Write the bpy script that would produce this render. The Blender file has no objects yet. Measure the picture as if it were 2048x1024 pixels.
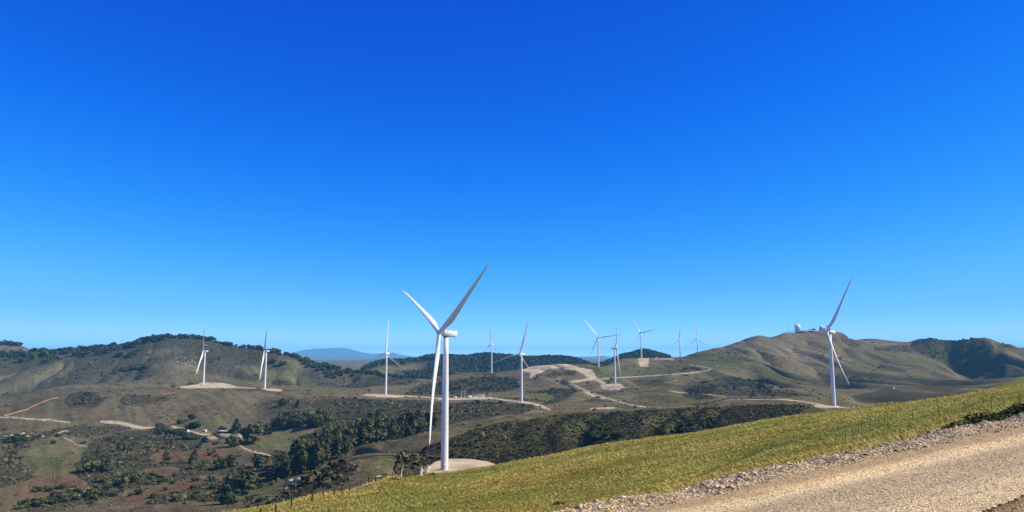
import bpy, math, random
import numpy as np
from mathutils import Vector, Matrix
R = math.radians
rng = np.random.default_rng(7)
random.seed(7)
sc = bpy.context.scene
COL = sc.collection

# ------------------------------------------------------------------ camera
F = 1490.0                      # focal length in pixels of a 2048 px wide frame
PIT = math.atan(200 / F)        # camera pitched up: true horizon at row 712 of 1024
SP, CP = math.sin(PIT), math.cos(PIT)
cam = bpy.data.objects.new('camera', bpy.data.cameras.new('camera'))
COL.objects.link(cam)
cam.location = (0, 0, 0)
cam.rotation_euler = (math.pi / 2 + PIT, 0, 0)
cam.data.sensor_width = 36
cam.data.lens = F / 2048 * 36
cam.data.clip_start = 0.1
cam.data.clip_end = 150000
sc.camera = cam

# ------------------------------------------------------------------ light
SUN_EL, SUN_AZ = R(37), R(94)   # azimuth clockwise from the view direction (+Y)
SUNV = Vector((math.sin(SUN_AZ) * math.cos(SUN_EL), math.cos(SUN_AZ) * math.cos(SUN_EL), math.sin(SUN_EL)))
w = bpy.data.worlds.new('World'); sc.world = w; w.use_nodes = True
nt = w.node_tree; bg = nt.nodes['Background']
sky = nt.nodes.new('ShaderNodeTexSky'); sky.sky_type = 'NISHITA'; sky.sun_disc = False
sky.sun_elevation = SUN_EL; sky.sun_rotation = SUN_AZ
sky.altitude = 2000; sky.air_density = 0.7; sky.dust_density = 0.0; sky.ozone_density = 6.0
vs = nt.nodes.new('ShaderNodeVectorMath'); vs.operation = 'SCALE'; vs.inputs[3].default_value = 0.1
cv = nt.nodes.new('ShaderNodeRGBCurve')
def lin(v):
    v /= 255.0
    return v / 12.92 if v <= 0.04045 else ((v + 0.055) / 1.055) ** 2.4
SKY_IN = {0: (60, 66, 75, 95, 125, 168), 1: (87, 95, 108, 133, 166, 199), 2: (130, 141, 157, 184, 209, 216)}
SKY_OUT = {0: (.0, .0, .0005, .024, .125, .30), 1: (.078, .103, .163, .31, .52, .66), 2: (.67, .74, .88, 1.0, 1.15, 1.4)}   # linear
for ch in range(3):
    c = cv.mapping.curves[ch]
    pts = [(0.0, 0.0)] + [(lin(a), b / 4) for a, b in zip(SKY_IN[ch], SKY_OUT[ch])]
    pts.append((1.0, 1.0))
    c.points[0].location = pts[0]; c.points[1].location = pts[-1]
    for p in pts[1:-1]:
        c.points.new(*p)
cv.mapping.update()
vs2 = nt.nodes.new('ShaderNodeVectorMath'); vs2.operation = 'SCALE'; vs2.inputs[3].default_value = 25.5
vmn = nt.nodes.new('ShaderNodeVectorMath'); vmn.operation = 'MINIMUM'; vmn.inputs[1].default_value = (.36, .47, .70)
nt.links.new(sky.outputs[0], vs.inputs[0]); nt.links.new(vs.outputs[0], vmn.inputs[0]); nt.links.new(vmn.outputs[0], cv.inputs['Color'])
nt.links.new(cv.outputs[0], vs2.inputs[0])
# deep blue band above the horizon, and higher up, out of view, a neutral vault added for the ambient light
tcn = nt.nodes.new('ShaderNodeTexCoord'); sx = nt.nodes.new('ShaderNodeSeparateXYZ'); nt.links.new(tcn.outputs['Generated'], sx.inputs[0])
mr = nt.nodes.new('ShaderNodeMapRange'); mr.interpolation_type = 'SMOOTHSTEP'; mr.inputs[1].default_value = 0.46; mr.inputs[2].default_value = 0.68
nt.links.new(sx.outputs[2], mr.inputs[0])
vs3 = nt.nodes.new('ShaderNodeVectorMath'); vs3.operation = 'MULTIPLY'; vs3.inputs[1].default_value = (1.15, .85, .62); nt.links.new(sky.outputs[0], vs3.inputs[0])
gr = nt.nodes.new('ShaderNodeMapRange'); gr.inputs[1].default_value = 0.10; gr.inputs[2].default_value = 0.0; gr.inputs[3].default_value = 0.0; gr.inputs[4].default_value = 1.0
nt.links.new(sx.outputs[2], gr.inputs[0])
gp = nt.nodes.new('ShaderNodeMath'); gp.operation = 'POWER'; gp.inputs[1].default_value = 3.0; nt.links.new(gr.outputs[0], gp.inputs[0])
gv = nt.nodes.new('ShaderNodeVectorMath'); gv.operation = 'MULTIPLY_ADD'; gv.inputs[1].default_value = (2.8, 1.75, 1.0); gv.inputs[2].default_value = (1, 1, 1); nt.links.new(gp.outputs[0], gv.inputs[0])
gr2 = nt.nodes.new('ShaderNodeMapRange'); gr2.interpolation_type = 'SMOOTHSTEP'; gr2.inputs[1].default_value = 0.022; gr2.inputs[2].default_value = 0.0; gr2.inputs[3].default_value = 1.0; gr2.inputs[4].default_value = 1.45
nt.links.new(sx.outputs[2], gr2.inputs[0])
vs4a = nt.nodes.new('ShaderNodeVectorMath'); vs4a.operation = 'MULTIPLY'; nt.links.new(vs2.outputs[0], vs4a.inputs[0]); nt.links.new(gv.outputs[0], vs4a.inputs[1])
vs4 = nt.nodes.new('ShaderNodeVectorMath'); vs4.operation = 'SCALE'; nt.links.new(vs4a.outputs[0], vs4.inputs[0]); nt.links.new(gr2.outputs[0], vs4.inputs[3])
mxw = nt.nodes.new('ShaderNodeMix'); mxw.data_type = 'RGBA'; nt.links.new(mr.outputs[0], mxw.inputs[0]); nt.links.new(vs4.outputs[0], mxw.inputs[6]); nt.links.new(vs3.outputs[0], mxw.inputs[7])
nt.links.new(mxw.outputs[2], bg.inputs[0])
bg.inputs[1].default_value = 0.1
sun = bpy.data.objects.new('sun', bpy.data.lights.new('sun', 'SUN'))
COL.objects.link(sun)
sun.data.energy = 5.0; sun.data.angle = R(0.53); sun.data.color = (1.0, 0.91, 0.77)
sun.rotation_euler = (-SUNV).to_track_quat('-Z', 'Y').to_euler()
sun.location = SUNV * 500
vw = sc.view_settings
vw.view_transform = 'Standard'; vw.look = 'None'; vw.exposure = 0.65; vw.gamma = 1.0; vw.use_curve_mapping = False
sc.cycles.volume_bounces = 4
sc.cycles.max_bounces = 5
sc.cycles.diffuse_bounces = 2
sc.cycles.transparent_max_bounces = 4

# ------------------------------------------------------------------ helpers
def tag(o, label=None, cat=None, group=None, kind=None):
    if label: o['label'] = label
    if cat: o['category'] = cat
    if group: o['group'] = group
    if kind: o['kind'] = kind
    return o

def empty(name, loc, rz=0.0, parent=None):
    o = bpy.data.objects.new(name, None); COL.objects.link(o)
    o.location = loc; o.rotation_euler = (0, 0, rz); o.empty_display_size = 0.5
    if parent: o.parent = parent
    return o

def raw_mesh(name, verts, faces_flat, sizes, mat=None, smooth=False, attrs=None):
    me = bpy.data.meshes.new(name)
    verts = np.asarray(verts, np.float32)
    faces_flat = np.asarray(faces_flat, np.int32); sizes = np.asarray(sizes, np.int32)
    me.vertices.add(len(verts)); me.vertices.foreach_set('co', verts.ravel())
    me.loops.add(len(faces_flat)); me.loops.foreach_set('vertex_index', faces_flat)
    me.polygons.add(len(sizes))
    st = np.zeros(len(sizes), np.int32); st[1:] = np.cumsum(sizes)[:-1]
    me.polygons.foreach_set('loop_start', st)
    me.update(calc_edges=True)
    if smooth: me.polygons.foreach_set('use_smooth', np.ones(len(sizes), bool))
    for k, v in (attrs or {}).items():
        a = me.color_attributes.new(k, 'FLOAT_COLOR', 'POINT')
        a.data.foreach_set('color', np.asarray(v, np.float32).ravel())
    if mat: me.materials.append(mat)
    return me

def mesh_obj(name, me, parent=None, loc=None):
    o = bpy.data.objects.new(name, me); COL.objects.link(o)
    if parent: o.parent = parent
    if loc is not None: o.location = loc
    return o

class MB:
    """collects simple solids into one mesh"""
    def __init__(s): s.v = []; s.f = []
    def add(s, v, f):
        n = len(s.v); s.v += [tuple(p) for p in v]; s.f += [tuple(i + n for i in q) for q in f]; return s
    def box(s, c, d, rz=0.0, taper=1.0):
        x, y, z = d[0] / 2, d[1] / 2, d[2] / 2; v = []
        for sz in (-1, 1):
            k = taper if sz > 0 else 1.0
            for sx, sy in ((-1, -1), (1, -1), (1, 1), (-1, 1)):
                a, b = sx * x * k, sy * y * k
                v.append((c[0] + a * math.cos(rz) - b * math.sin(rz), c[1] + a * math.sin(rz) + b * math.cos(rz), c[2] + sz * z))
        return s.add(v, [(3, 2, 1, 0), (4, 5, 6, 7), (0, 1, 5, 4), (1, 2, 6, 5), (2, 3, 7, 6), (3, 0, 4, 7)])
    def tube(s, pts, rad, n=8, cap=True):
        pts = [Vector(p) for p in pts]; v = []; f = []
        up = Vector((0, 0, 1))
        for i, p in enumerate(pts):
            d = (pts[min(i + 1, len(pts) - 1)] - pts[max(i - 1, 0)]).normalized()
            a = d.cross(up if abs(d.z) < 0.95 else Vector((0, 1, 0))).normalized(); b = d.cross(a).normalized()
            r = rad[i] if hasattr(rad, '__len__') else rad
            for k in range(n):
                t = 2 * math.pi * k / n
                v.append(p + a * (r * math.cos(t)) + b * (r * math.sin(t)))
        for i in range(len(pts) - 1):
            for k in range(n):
                q = (k + 1) % n
                f.append((i * n + k, i * n + q, (i + 1) * n + q, (i + 1) * n + k))
        if cap:
            f.append(tuple(range(n))); f.append(tuple((len(pts) - 1) * n + k for k in reversed(range(n))))
        return s.add(v, f)
    def lathe(s, prof, n=24, org=(0, 0, 0)):
        v = []; f = []
        for r, z in prof:
            for k in range(n):
                t = 2 * math.pi * k / n
                v.append((org[0] + r * math.cos(t), org[1] + r * math.sin(t), org[2] + z))
        for i in range(len(prof) - 1):
            for k in range(n):
                q = (k + 1) % n
                f.append((i * n + k, i * n + q, (i + 1) * n + q, (i + 1) * n + k))
        f.append(tuple(reversed(range(n)))); f.append(tuple((len(prof) - 1) * n + k for k in range(n)))
        return s.add(v, f)
    def ico(s, c, r, sub=1, jit=0.0, seed=0):
        v, f = ICO[sub]
        g = np.random.default_rng(seed)
        j = 1 + jit * (g.random(len(v)) - 0.5) * 2
        r = np.array(r if hasattr(r, '__len__') else (r, r, r))
        return s.add((v * j[:, None]) * r + np.array(c), f)
    def mesh(s, name, mat, smooth=False):
        flat = [i for q in s.f for i in q]
        me = raw_mesh(name, np.array(s.v, np.float32).reshape(-1, 3), flat, [len(q) for q in s.f], mat, smooth)
        return me
    def build(s, name, mat, parent=None, smooth=False, loc=None):
        return mesh_obj(name, s.mesh(name, mat, smooth), parent, loc)

def _ico():
    t = (1 + 5 ** 0.5) / 2
    v = [(-1, t, 0), (1, t, 0), (-1, -t, 0), (1, -t, 0), (0, -1, t), (0, 1, t), (0, -1, -t), (0, 1, -t), (t, 0, -1), (t, 0, 1), (-t, 0, -1), (-t, 0, 1)]
    v = [np.array(p) / np.linalg.norm(p) for p in v]
    f = [(0, 11, 5), (0, 5, 1), (0, 1, 7), (0, 7, 10), (0, 10, 11), (1, 5, 9), (5, 11, 4), (11, 10, 2), (10, 7, 6), (7, 1, 8), (3, 9, 4), (3, 4, 2), (3, 2, 6), (3, 6, 8), (3, 8, 9), (4, 9, 5), (2, 4, 11), (6, 2, 10), (8, 6, 7), (9, 8, 1)]
    out = [(np.array(v), f)]
    for _ in range(3):
        v = list(v); cache = {}; nf = []
        def mid(a, b):
            k = (min(a, b), max(a, b))
            if k not in cache:
                m = (v[a] + v[b]) / 2; v.append(m / np.linalg.norm(m)); cache[k] = len(v) - 1
            return cache[k]
        for a, b, c in f:
            x, y, z = mid(a, b), mid(b, c), mid(c, a)
            nf += [(a, x, z), (b, y, x), (c, z, y), (x, y, z)]
        f = nf; out.append((np.array(v), f))
    return out
ICO = _ico()

def vnoise(x, y, seed=0):
    """2-D value noise in [-1, 1]"""
    xi = np.floor(x).astype(np.int64); yi = np.floor(y).astype(np.int64)
    fx = x - xi; fy = y - yi
    fx = fx * fx * (3 - 2 * fx); fy = fy * fy * (3 - 2 * fy)
    def h(a, b):
        n = (a * 374761393 + b * 668265263 + seed * 974634777) & 0x7fffffff
        n = ((n ^ (n >> 13)) * 1274126177) & 0x7fffffff
        n = n ^ (n >> 16)
        return (n & 0xffff) / 32767.5 - 1.0
    a = h(xi, yi); b = h(xi + 1, yi); c = h(xi, yi + 1); d = h(xi + 1, yi + 1)
    return (a * (1 - fx) + b * fx) * (1 - fy) + (c * (1 - fx) + d * fx) * fy
def fbm(x, y, seed=0, o=4):
    s = 0.0; a = 1.0; t = 0.0
    for i in range(o):
        s = s + a * vnoise(x, y, seed + i * 17); t += a; a *= 0.5; x = x * 2.03 + 11.7; y = y * 2.03 - 5.3
    return s / t
def sstep(a, b, x):
    t = np.clip((x - a) / (b - a), 0, 1); return t * t * (3 - 2 * t)

# ------------------------------------------------------------------ terrain: feature lines surveyed as (px, py, depth in metres)
def pix_ts(px, py):
    xc = np.asarray(px, float) - 1024; yc = 512 - np.asarray(py, float)
    dy = F * CP - yc * SP; dz = F * SP + yc * CP
    return xc / dy, dz / dy
def to_pix(x, y, z):
    yy = y * CP + z * SP; zz = -y * SP + z * CP
    yy = np.maximum(yy, 1e-3)
    return 1024 + F * x / yy, 512 - F * zz / yy

LINES = [
 # behind the road berm (hidden)
 [(-1500,1330,26),(0,1220,26),(300,1160,26),(600,1110,28),(900,1060,30),(1100,1045,32),(1400,978,34),(1600,932,34),(1700,910,36),(1800,884,38),(1900,861,38),(2048,838,38),(2400,790,40),(3500,700,40)],
 [(-1500,1290,62),(0,1180,62),(400,1110,62),(700,1052,62),(900,1022,64),(1100,1008,66),(1400,942,68),(1600,900,66),(1700,880,66),(1800,857,62),(1900,836,60),(2048,813,58),(2400,760,60),(3500,680,60)],
 [(-1500,1250,105),(0,1130,105),(200,1090,108),(450,1042,105),(560,1021,105),(640,1007,108),(700,998,110),(760,985,115),(850,975,125),(935,968,130),(1005,957,130),(1100,940,130),(1187,920,130),(1304,903,130),(1400,888,130),(1498,866,128),(1566,853,125),(1673,836,120),(1739,827,110),(1817,817,105),(1895,806,100),(1980,792,95),(2048,782,95),(2400,728,95),(3500,660,95)],
 # crest of the grassy slope
 [(-1500,1230,125),(0,1110,128),(200,1080,128),(400,1036,126),(440,1026,126),(487,1020,126),(518,1015,126),(570,1006,127),(602,999,128),(668,989,130),(700,984,132),(737,969,138),(762,961,142),(785,956,148),(850,951,172),(885,948,190),(962,936,215),(1005,929,225),(1050,920,232),(1100,912,236),(1187,893,240),(1304,876,240),(1400,865,235),(1498,847,228),(1566,836,220),(1673,823,205),(1739,815,195),(1817,806,185),(1895,796,175),(1980,782,165),(2048,773,160),(2400,718,150),(3500,650,150)],
 [(-1500,1270,200),(0,1150,200),(400,1075,190),(600,1035,190),(700,1010,200),(762,985,215),(850,968,250),(962,952,295),(1050,940,310),(1187,915,320),(1304,898,320),(1400,887,315),(1498,868,310),(1673,845,285),(1817,826,270),(1980,800,240),(2048,790,235),(2400,740,220),(3500,680,220)],
 # knoll front, pad front, far grassy bump at the right
 [(-1500,1200,420),(0,1110,420),(300,1060,430),(440,1036,420),(560,1005,360),(640,990,368),(700,974,375),(760,958,385),(820,950,408),(860,944,426),(900,943,428),(940,943,428),(990,941,430),(1100,922,440),(1300,893,430),(1500,862,430),(1700,832,420),(1900,803,410),(1979,778,400),(2048,756,400),(2400,700,400),(3500,640,400)],
 [(-1500,1200,500),(0,1085,505),(300,1062,500),(440,1048,480),(540,1006,470),(570,986,470),(600,966,480),(640,945,485),(690,918,486),(720,909,486),(760,906,480),(800,908,475),(840,922,460),(862,940,457),(891,940,457),(940,940,457),(985,938,459),(1040,936,463),(1100,926,475),(1300,896,475),(1500,864,480),(1700,835,475),(1900,815,470),(1979,795,470),(2048,785,470),(2400,740,470),(3500,660,470)],
 [(-1500,1180,560),(0,1062,560),(300,1044,560),(500,1014,560),(600,990,560),(660,950,560),(720,916,555),(770,912,545),(820,912,520),(850,922,508),(868,919,506),(900,917,506),(940,918,507),(980,924,510),(1030,932,512),(1100,920,520),(1300,892,520),(1500,861,520),(1665,846,520),(1900,815,520),(2048,800,520),(2400,760,520),(3500,680,520)],
 [(-1500,1150,630),(0,1030,630),(200,1026,630),(400,1012,630),(500,1000,640),(600,976,640),(680,945,640),(720,935,625),(800,926,600),(891,924,545),(990,928,545),(1100,912,560),(1300,884,560),(1500,854,570),(1665,838,600),(1740,831,600),(1900,820,600),(2048,805,600),(2400,765,600),(3500,700,600)],
 # valley floor / dark brushy hill face
 [(-1500,1080,800),(0,965,800),(200,960,800),(400,955,800),(500,950,790),(600,940,770),(700,922,760),(780,900,680),(891,878,650),(1000,870,660),(1100,863,660),(1200,856,680),(1300,849,680),(1400,839,690),(1500,827,700),(1600,822,720),(1665,822,760),(1740,820,760),(1900,814,760),(2048,800,760),(2400,770,760),(3500,700,760)],
 [(-1500,1030,900),(0,930,900),(200,925,900),(400,920,920),(600,905,900),(700,897,860),(760,896,720),(800,881,725),(850,866,740),(900,855,760),(960,845,780),(1050,829,820),(1120,823,850),(1200,819,860),(1300,815,860),(1400,810,855),(1470,799,850),(1560,799,840),(1620,805,830),(1665,813,824),(1700,816,820),(1740,814,825),(1900,805,850),(2048,790,850),(2400,770,850),(3500,700,850)],
 [(-1500,990,1040),(0,893,1050),(200,890,1050),(425,886,1050),(550,887,1050),(650,882,1010),(700,882,980),(760,884,880),(850,872,870),(960,853,900),(1050,836,950),(1120,830,1000),(1200,826,1000),(1300,822,1000),(1400,818,1000),(1470,808,1000),(1560,807,1000),(1665,817,1000),(1740,816,1000),(1900,800,1000),(2048,785,1000),(2400,770,1000),(3500,700,1000)],
 [(-1500,940,1280),(0,845,1300),(200,848,1280),(350,846,1270),(425,857,1200),(500,853,1220),(600,840,1200),(700,832,1200),(775,826,1190),(850,823,1170),(960,813,1180),(1043,806,1270),(1100,818,1180),(1200,816,1150),(1300,813,1150),(1400,804,1150),(1500,798,1150),(1600,798,1150),(1665,806,1150),(1740,805,1150),(1900,790,1150),(2048,775,1150),(2400,760,1150),(3500,700,1150)],
 # terrace of the left turbines
 [(-1500,880,1500),(0,812,1500),(100,799,1500),(200,791,1500),(300,787,1500),(407,784,1520),(480,781,1540),(530,780,1590),(600,784,1530),(700,789,1480),(775,793,1440),(830,795,1440),(900,797,1480),(960,796,1500),(1010,800,1380),(1043,803,1320),(1090,808,1330),(1150,797,1400),(1200,792,1400),(1300,791,1400),(1400,786,1400),(1500,784,1400),(1600,788,1400),(1665,792,1400),(1740,790,1400),(1900,775,1400),(2048,765,1400),(2400,750,1400),(3500,700,1400)],
 [(-1500,850,1750),(0,795,1750),(100,777,1800),(200,772,1830),(300,768,1830),(407,770,1840),(470,772,1810),(530,777,1660),(600,782,1620),(650,786,1600),(700,788,1560),(775,791.5,1470),(850,795,1550),(935,791,1640),(983,787,1650),(1043,790,1600),(1120,780,1650),(1200,774,1700),(1231,769,1735),(1284,768,1740),(1350,768,1700),(1450,757,1700),(1520,756,1700),(1600,764,1700),(1665,769,1700),(1740,766,1700),(1820,764,1700),(1900,760,1700),(1970,758,1700),(2048,752,1700),(2400,740,1700),(3500,700,1700)],
 [(-1500,830,1900),(0,791,1900),(60,786,1900),(130,770,1930),(200,766,1930),(290,758,1950),(350,747,1960),(400,751,1960),(470,760,1950),(540,769,1900),(600,777,1850),(700,783,1850),(775,782,1850),(850,776,1900),(935,762,2000),(983,755,2080),(1043,752,2000),(1120,752,1950),(1197,752,1950),(1231,757,1900),(1284,755,1950),(1350,745,1950),(1450,731,2000),(1520,725,2050),(1600,735,2050),(1665,742,2050),(1740,745,2050),(1820,745,2050),(1900,752,2050),(1950,765,2050),(2000,768,2050),(2048,752,2050),(2400,735,2050),(3500,700,2050)],
 [(-1500,800,2010),(0,790,2000),(130,773,2015),(200,769,2015),(290,762,2020),(350,752,2030),(400,756,2030),(470,764,2020),(540,770,2000),(600,772,1980),(700,775,2000),(775,770,2000),(850,764,2050),(935,751,2150),(983,745.5,2195),(1043,742,2120),(1120,736,2050),(1180,739,2050),(1200,734,2065),(1231,742,2080),(1284,739,2150),(1350,733,2150),(1450,712,2250),(1520,700,2300),(1600,705,2300),(1665,710,2300),(1740,720,2300),(1820,727,2250),(1890,738,2180),(1950,764,2150),(1990,765,2150),(2048,735,2180),(2400,722,2180),(3500,700,2180)],
 [(-1500,770,2150),(0,748,2150),(200,730,2200),(330,711,2250),(407,716,2250),(530,736,2200),(600,749,2150),(700,759,2150),(775,758,2150),(850,759,2200),(935,745,2260),(983,744.5,2235),(1043,736,2240),(1120,727,2150),(1165,728,2140),(1197,732,2130),(1240,731,2250),(1284,726,2300),(1350,723,2320),(1450,699,2400),(1520,683,2450),(1600,683,2450),(1665,685,2450),(1740,697,2450),(1820,710,2400),(1880,727,2320),(1945,763,2240),(1985,750,2230),(2015,715,2250),(2048,712,2260),(2400,705,2260),(3500,700,2260)],
 [(-1500,730,2400),(0,713,2400),(100,708,2400),(180,701,2400),(270,691,2400),(330,677,2400),(400,677,2400),(450,689,2380),(520,698,2350),(560,707,2320),(600,717,2300),(650,730,2300),(700,741,2300),(760,749,2300),(800,754,2300),(850,757,2320),(935,760,2400),(983,757,2400),(1043,746,2400),(1120,741,2350),(1160,738,2300),(1197,737,2350),(1225,725,2400),(1245,718,2450),(1284,715.5,2450),(1350,715,2450),(1400,703,2480),(1450,691,2500),(1500,675.5,2550),(1520,671.5,2560),(1540,674,2580),(1575,664.5,2600),(1600,666,2620),(1640,664,2640),(1665,662,2650),(1685,664,2650),(1700,676,2650),(1740,684,2650),(1800,697,2600),(1830,706,2560),(1870,716,2500),(1905,738,2400),(1935,742,2340),(1958,712,2345),(1985,686,2370),(2015,686,2390),(2048,691,2400),(2400,690,2400),(3500,700,2400)],
 [(-1500,730,2600),(0,730,2600),(330,720,2650),(500,735,2550),(600,746,2500),(700,765,2550),(775,766,2600),(850,766,2600),(983,760,2700),(1120,750,2650),(1197,745,2600),(1284,729,2650),(1350,722,2700),(1450,712,2800),(1520,690,2800),(1600,690,2850),(1665,690,2850),(1690,684,2830),(1740,677.5,2850),(1780,681,2850),(1815,682,2800),(1840,676,2750),(1870,678,2720),(1900,681.5,2700),(1935,678,2620),(1970,675,2590),(2010,688,2560),(2048,697,2560),(2400,700,2600),(3500,700,2600)],
 # wooded ridge foot, crest, then far country and blue mountains
 [(-1500,700,2900),(0,690,2900),(40,691,2900),(80,706,2900),(200,728,2900),(330,735,2900),(600,752,2900),(680,751,2900),(735,743,2820),(775,743,2850),(850,752,2850),(983,748,2950),(1120,742,2950),(1197,740,2950),(1231,732,2950),(1284,721,2970),(1350,721,2970),(1400,720,2970),(1450,718,3000),(1600,715,3000),(1740,705,3100),(1900,700,3000),(2048,710,3000),(2400,710,3000),(3500,710,3000)],
 [(-1500,725,3400),(0,712,3400),(330,735,3400),(600,748,3300),(690,746,3300),(720,739,3300),(745,729,3300),(770,722,3300),(800,722,3300),(830,722,3300),(845,717,3300),(860,713.5,3300),(900,714,3300),(930,715,3300),(970,709,3300),(1000,711,3300),(1060,717,3300),(1100,715,3300),(1140,718,3300),(1165,724,3300),(1190,732,3320),(1210,727,3400),(1240,714,3450),(1270,706,3480),(1290,702,3500),(1320,710,3500),(1350,717,3500),(1450,724,3500),(1700,726,3500),(2048,726,3500),(3500,726,3500)],
 [(-1500,730,4600),(600,738,4600),(1190,738,4600),(1350,733,4600),(3500,730,4600)],
 [(-1500,722,9000),(600,724,9000),(1190,724,9000),(3500,722,9000)],
 [(-1500,716,28000),(500,717,28000),(600,716,28000),(700,715,28000),(850,717,28000),(1200,716,28000),(3500,716,28000)],
 [(-1500,716,42000),(0,716,42000),(500,713,42000),(560,709.5,42000),(590,704,42000),(605,701,42000),(622,699.5,42000),(640,698,42000),(660,697,42000),(682,696.3,42000),(700,698.3,42000),(718,702,42000),(735,704.5,42000),(752,706,42000),(765,705.8,42000),(785,705,42000),(800,708,42000),(820,711.5,42000),(850,716,42000),(1150,717,42000),(1175,714.5,42000),(1188,713.8,42000),(1202,711.5,42000),(1215,713.5,42000),(1235,717,42000),(3500,717,42000)],
 [(-1500,713,46000),(3500,713,46000)],
]
def pchip_tab(xk, yk, x):
    xk = np.array(xk, float); yk = np.array(yk, float)
    h = np.diff(xk); d = np.diff(yk) / h
    m = np.zeros(len(xk))
    s = d[:-1] * d[1:] > 0
    w1 = 2 * h[1:] + h[:-1]; w2 = h[1:] + 2 * h[:-1]
    with np.errstate(divide='ignore', invalid='ignore'):
        hm = (w1 + w2) / (w1 / d[:-1] + w2 / d[1:])
    m[1:-1] = np.where(s, hm, 0); m[0] = d[0]; m[-1] = d[-1]
    i = np.clip(np.searchsorted(xk, x) - 1, 0, len(xk) - 2)
    t = np.clip((x - xk[i]) / h[i], 0, 1)
    return (yk[i] * (1 + 2 * t) * (1 - t) ** 2 + h[i] * m[i] * t * (1 - t) ** 2 + yk[i + 1] * t * t * (3 - 2 * t) - h[i] * m[i + 1] * t * t * (1 - t))
TT = np.linspace(-1.75, 1.75, 7001)
RY, RS = [], []
for L in LINES:
    L = sorted(L)
    px = np.array([p[0] for p in L]); py = np.array([p[1] for p in L]); yy = np.array([p[2] for p in L], float)
    t, s = pix_ts(px, py)
    RS.append(pchip_tab(t, s, TT)); RY.append(np.log(pchip_tab(t, yy, TT)))
RS = np.array(RS); RY = np.array(RY)
for k in range(1, len(RY)): RY[k] = np.maximum(RY[k], RY[k - 1] + 0.015)
NK = len(RS)
# road frame: direction along the road and outward normal
RD = np.array([0.944, 0.331]); RN = np.array([-0.331, 0.944])
S_NEAR, S_FAR = 5.5, 12.9
def road_plane(x, y):
    return -1.61 + 0.164 * x - 0.102 * y
def far_slope(x, y):
    y = np.maximum(y, 12.0); t = np.clip(x / y, -1.74, 1.74)
    fi = (t + 1.75) / 3.5 * 7000; i0 = np.clip(fi.astype(int), 0, 6999); fr = fi - i0
    Sv = RS[:, i0] * (1 - fr) + RS[:, i0 + 1] * fr
    Lv = RY[:, i0] * (1 - fr) + RY[:, i0 + 1] * fr
    ly = np.clip(np.log(y), Lv[0], Lv[-1] - 1e-6)
    h = np.diff(Lv, axis=0); d = np.diff(Sv, axis=0) / h
    m = np.zeros_like(Sv)
    ok = d[:-1] * d[1:] > 0
    w1 = 2 * h[1:] + h[:-1]; w2 = h[1:] + 2 * h[:-1]
    with np.errstate(divide='ignore', invalid='ignore'):
        hm = (w1 + w2) / (w1 / d[:-1] + w2 / d[1:])
    m[1:-1] = np.where(ok, hm, 0); m[0] = d[0]
    k = np.clip((Lv <= ly).sum(0) - 1, 0, NK - 2); j = np.arange(len(ly))
    hh = h[k, j]; tt = (ly - Lv[k, j]) / hh
    return Sv[k, j] * (1 + 2 * tt) * (1 - tt) ** 2 + hh * m[k, j] * tt * (1 - tt) ** 2 + Sv[k + 1, j] * tt * tt * (3 - 2 * tt) - hh * m[k + 1, j] * tt * tt * (1 - tt)
def berm(x, y):
    s = RN[0] * x + RN[1] * y; q = RD[0] * x + RD[1] * y
    return (0.13 + 0.08 * vnoise(q * 0.5, q * 0 + 3.1, 5) + .05 * vnoise(q * 1.7, q * 0 + 1.1, 6)) * np.exp(-(np.abs(s - 12.5) / 0.8) ** 2.4)
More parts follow.
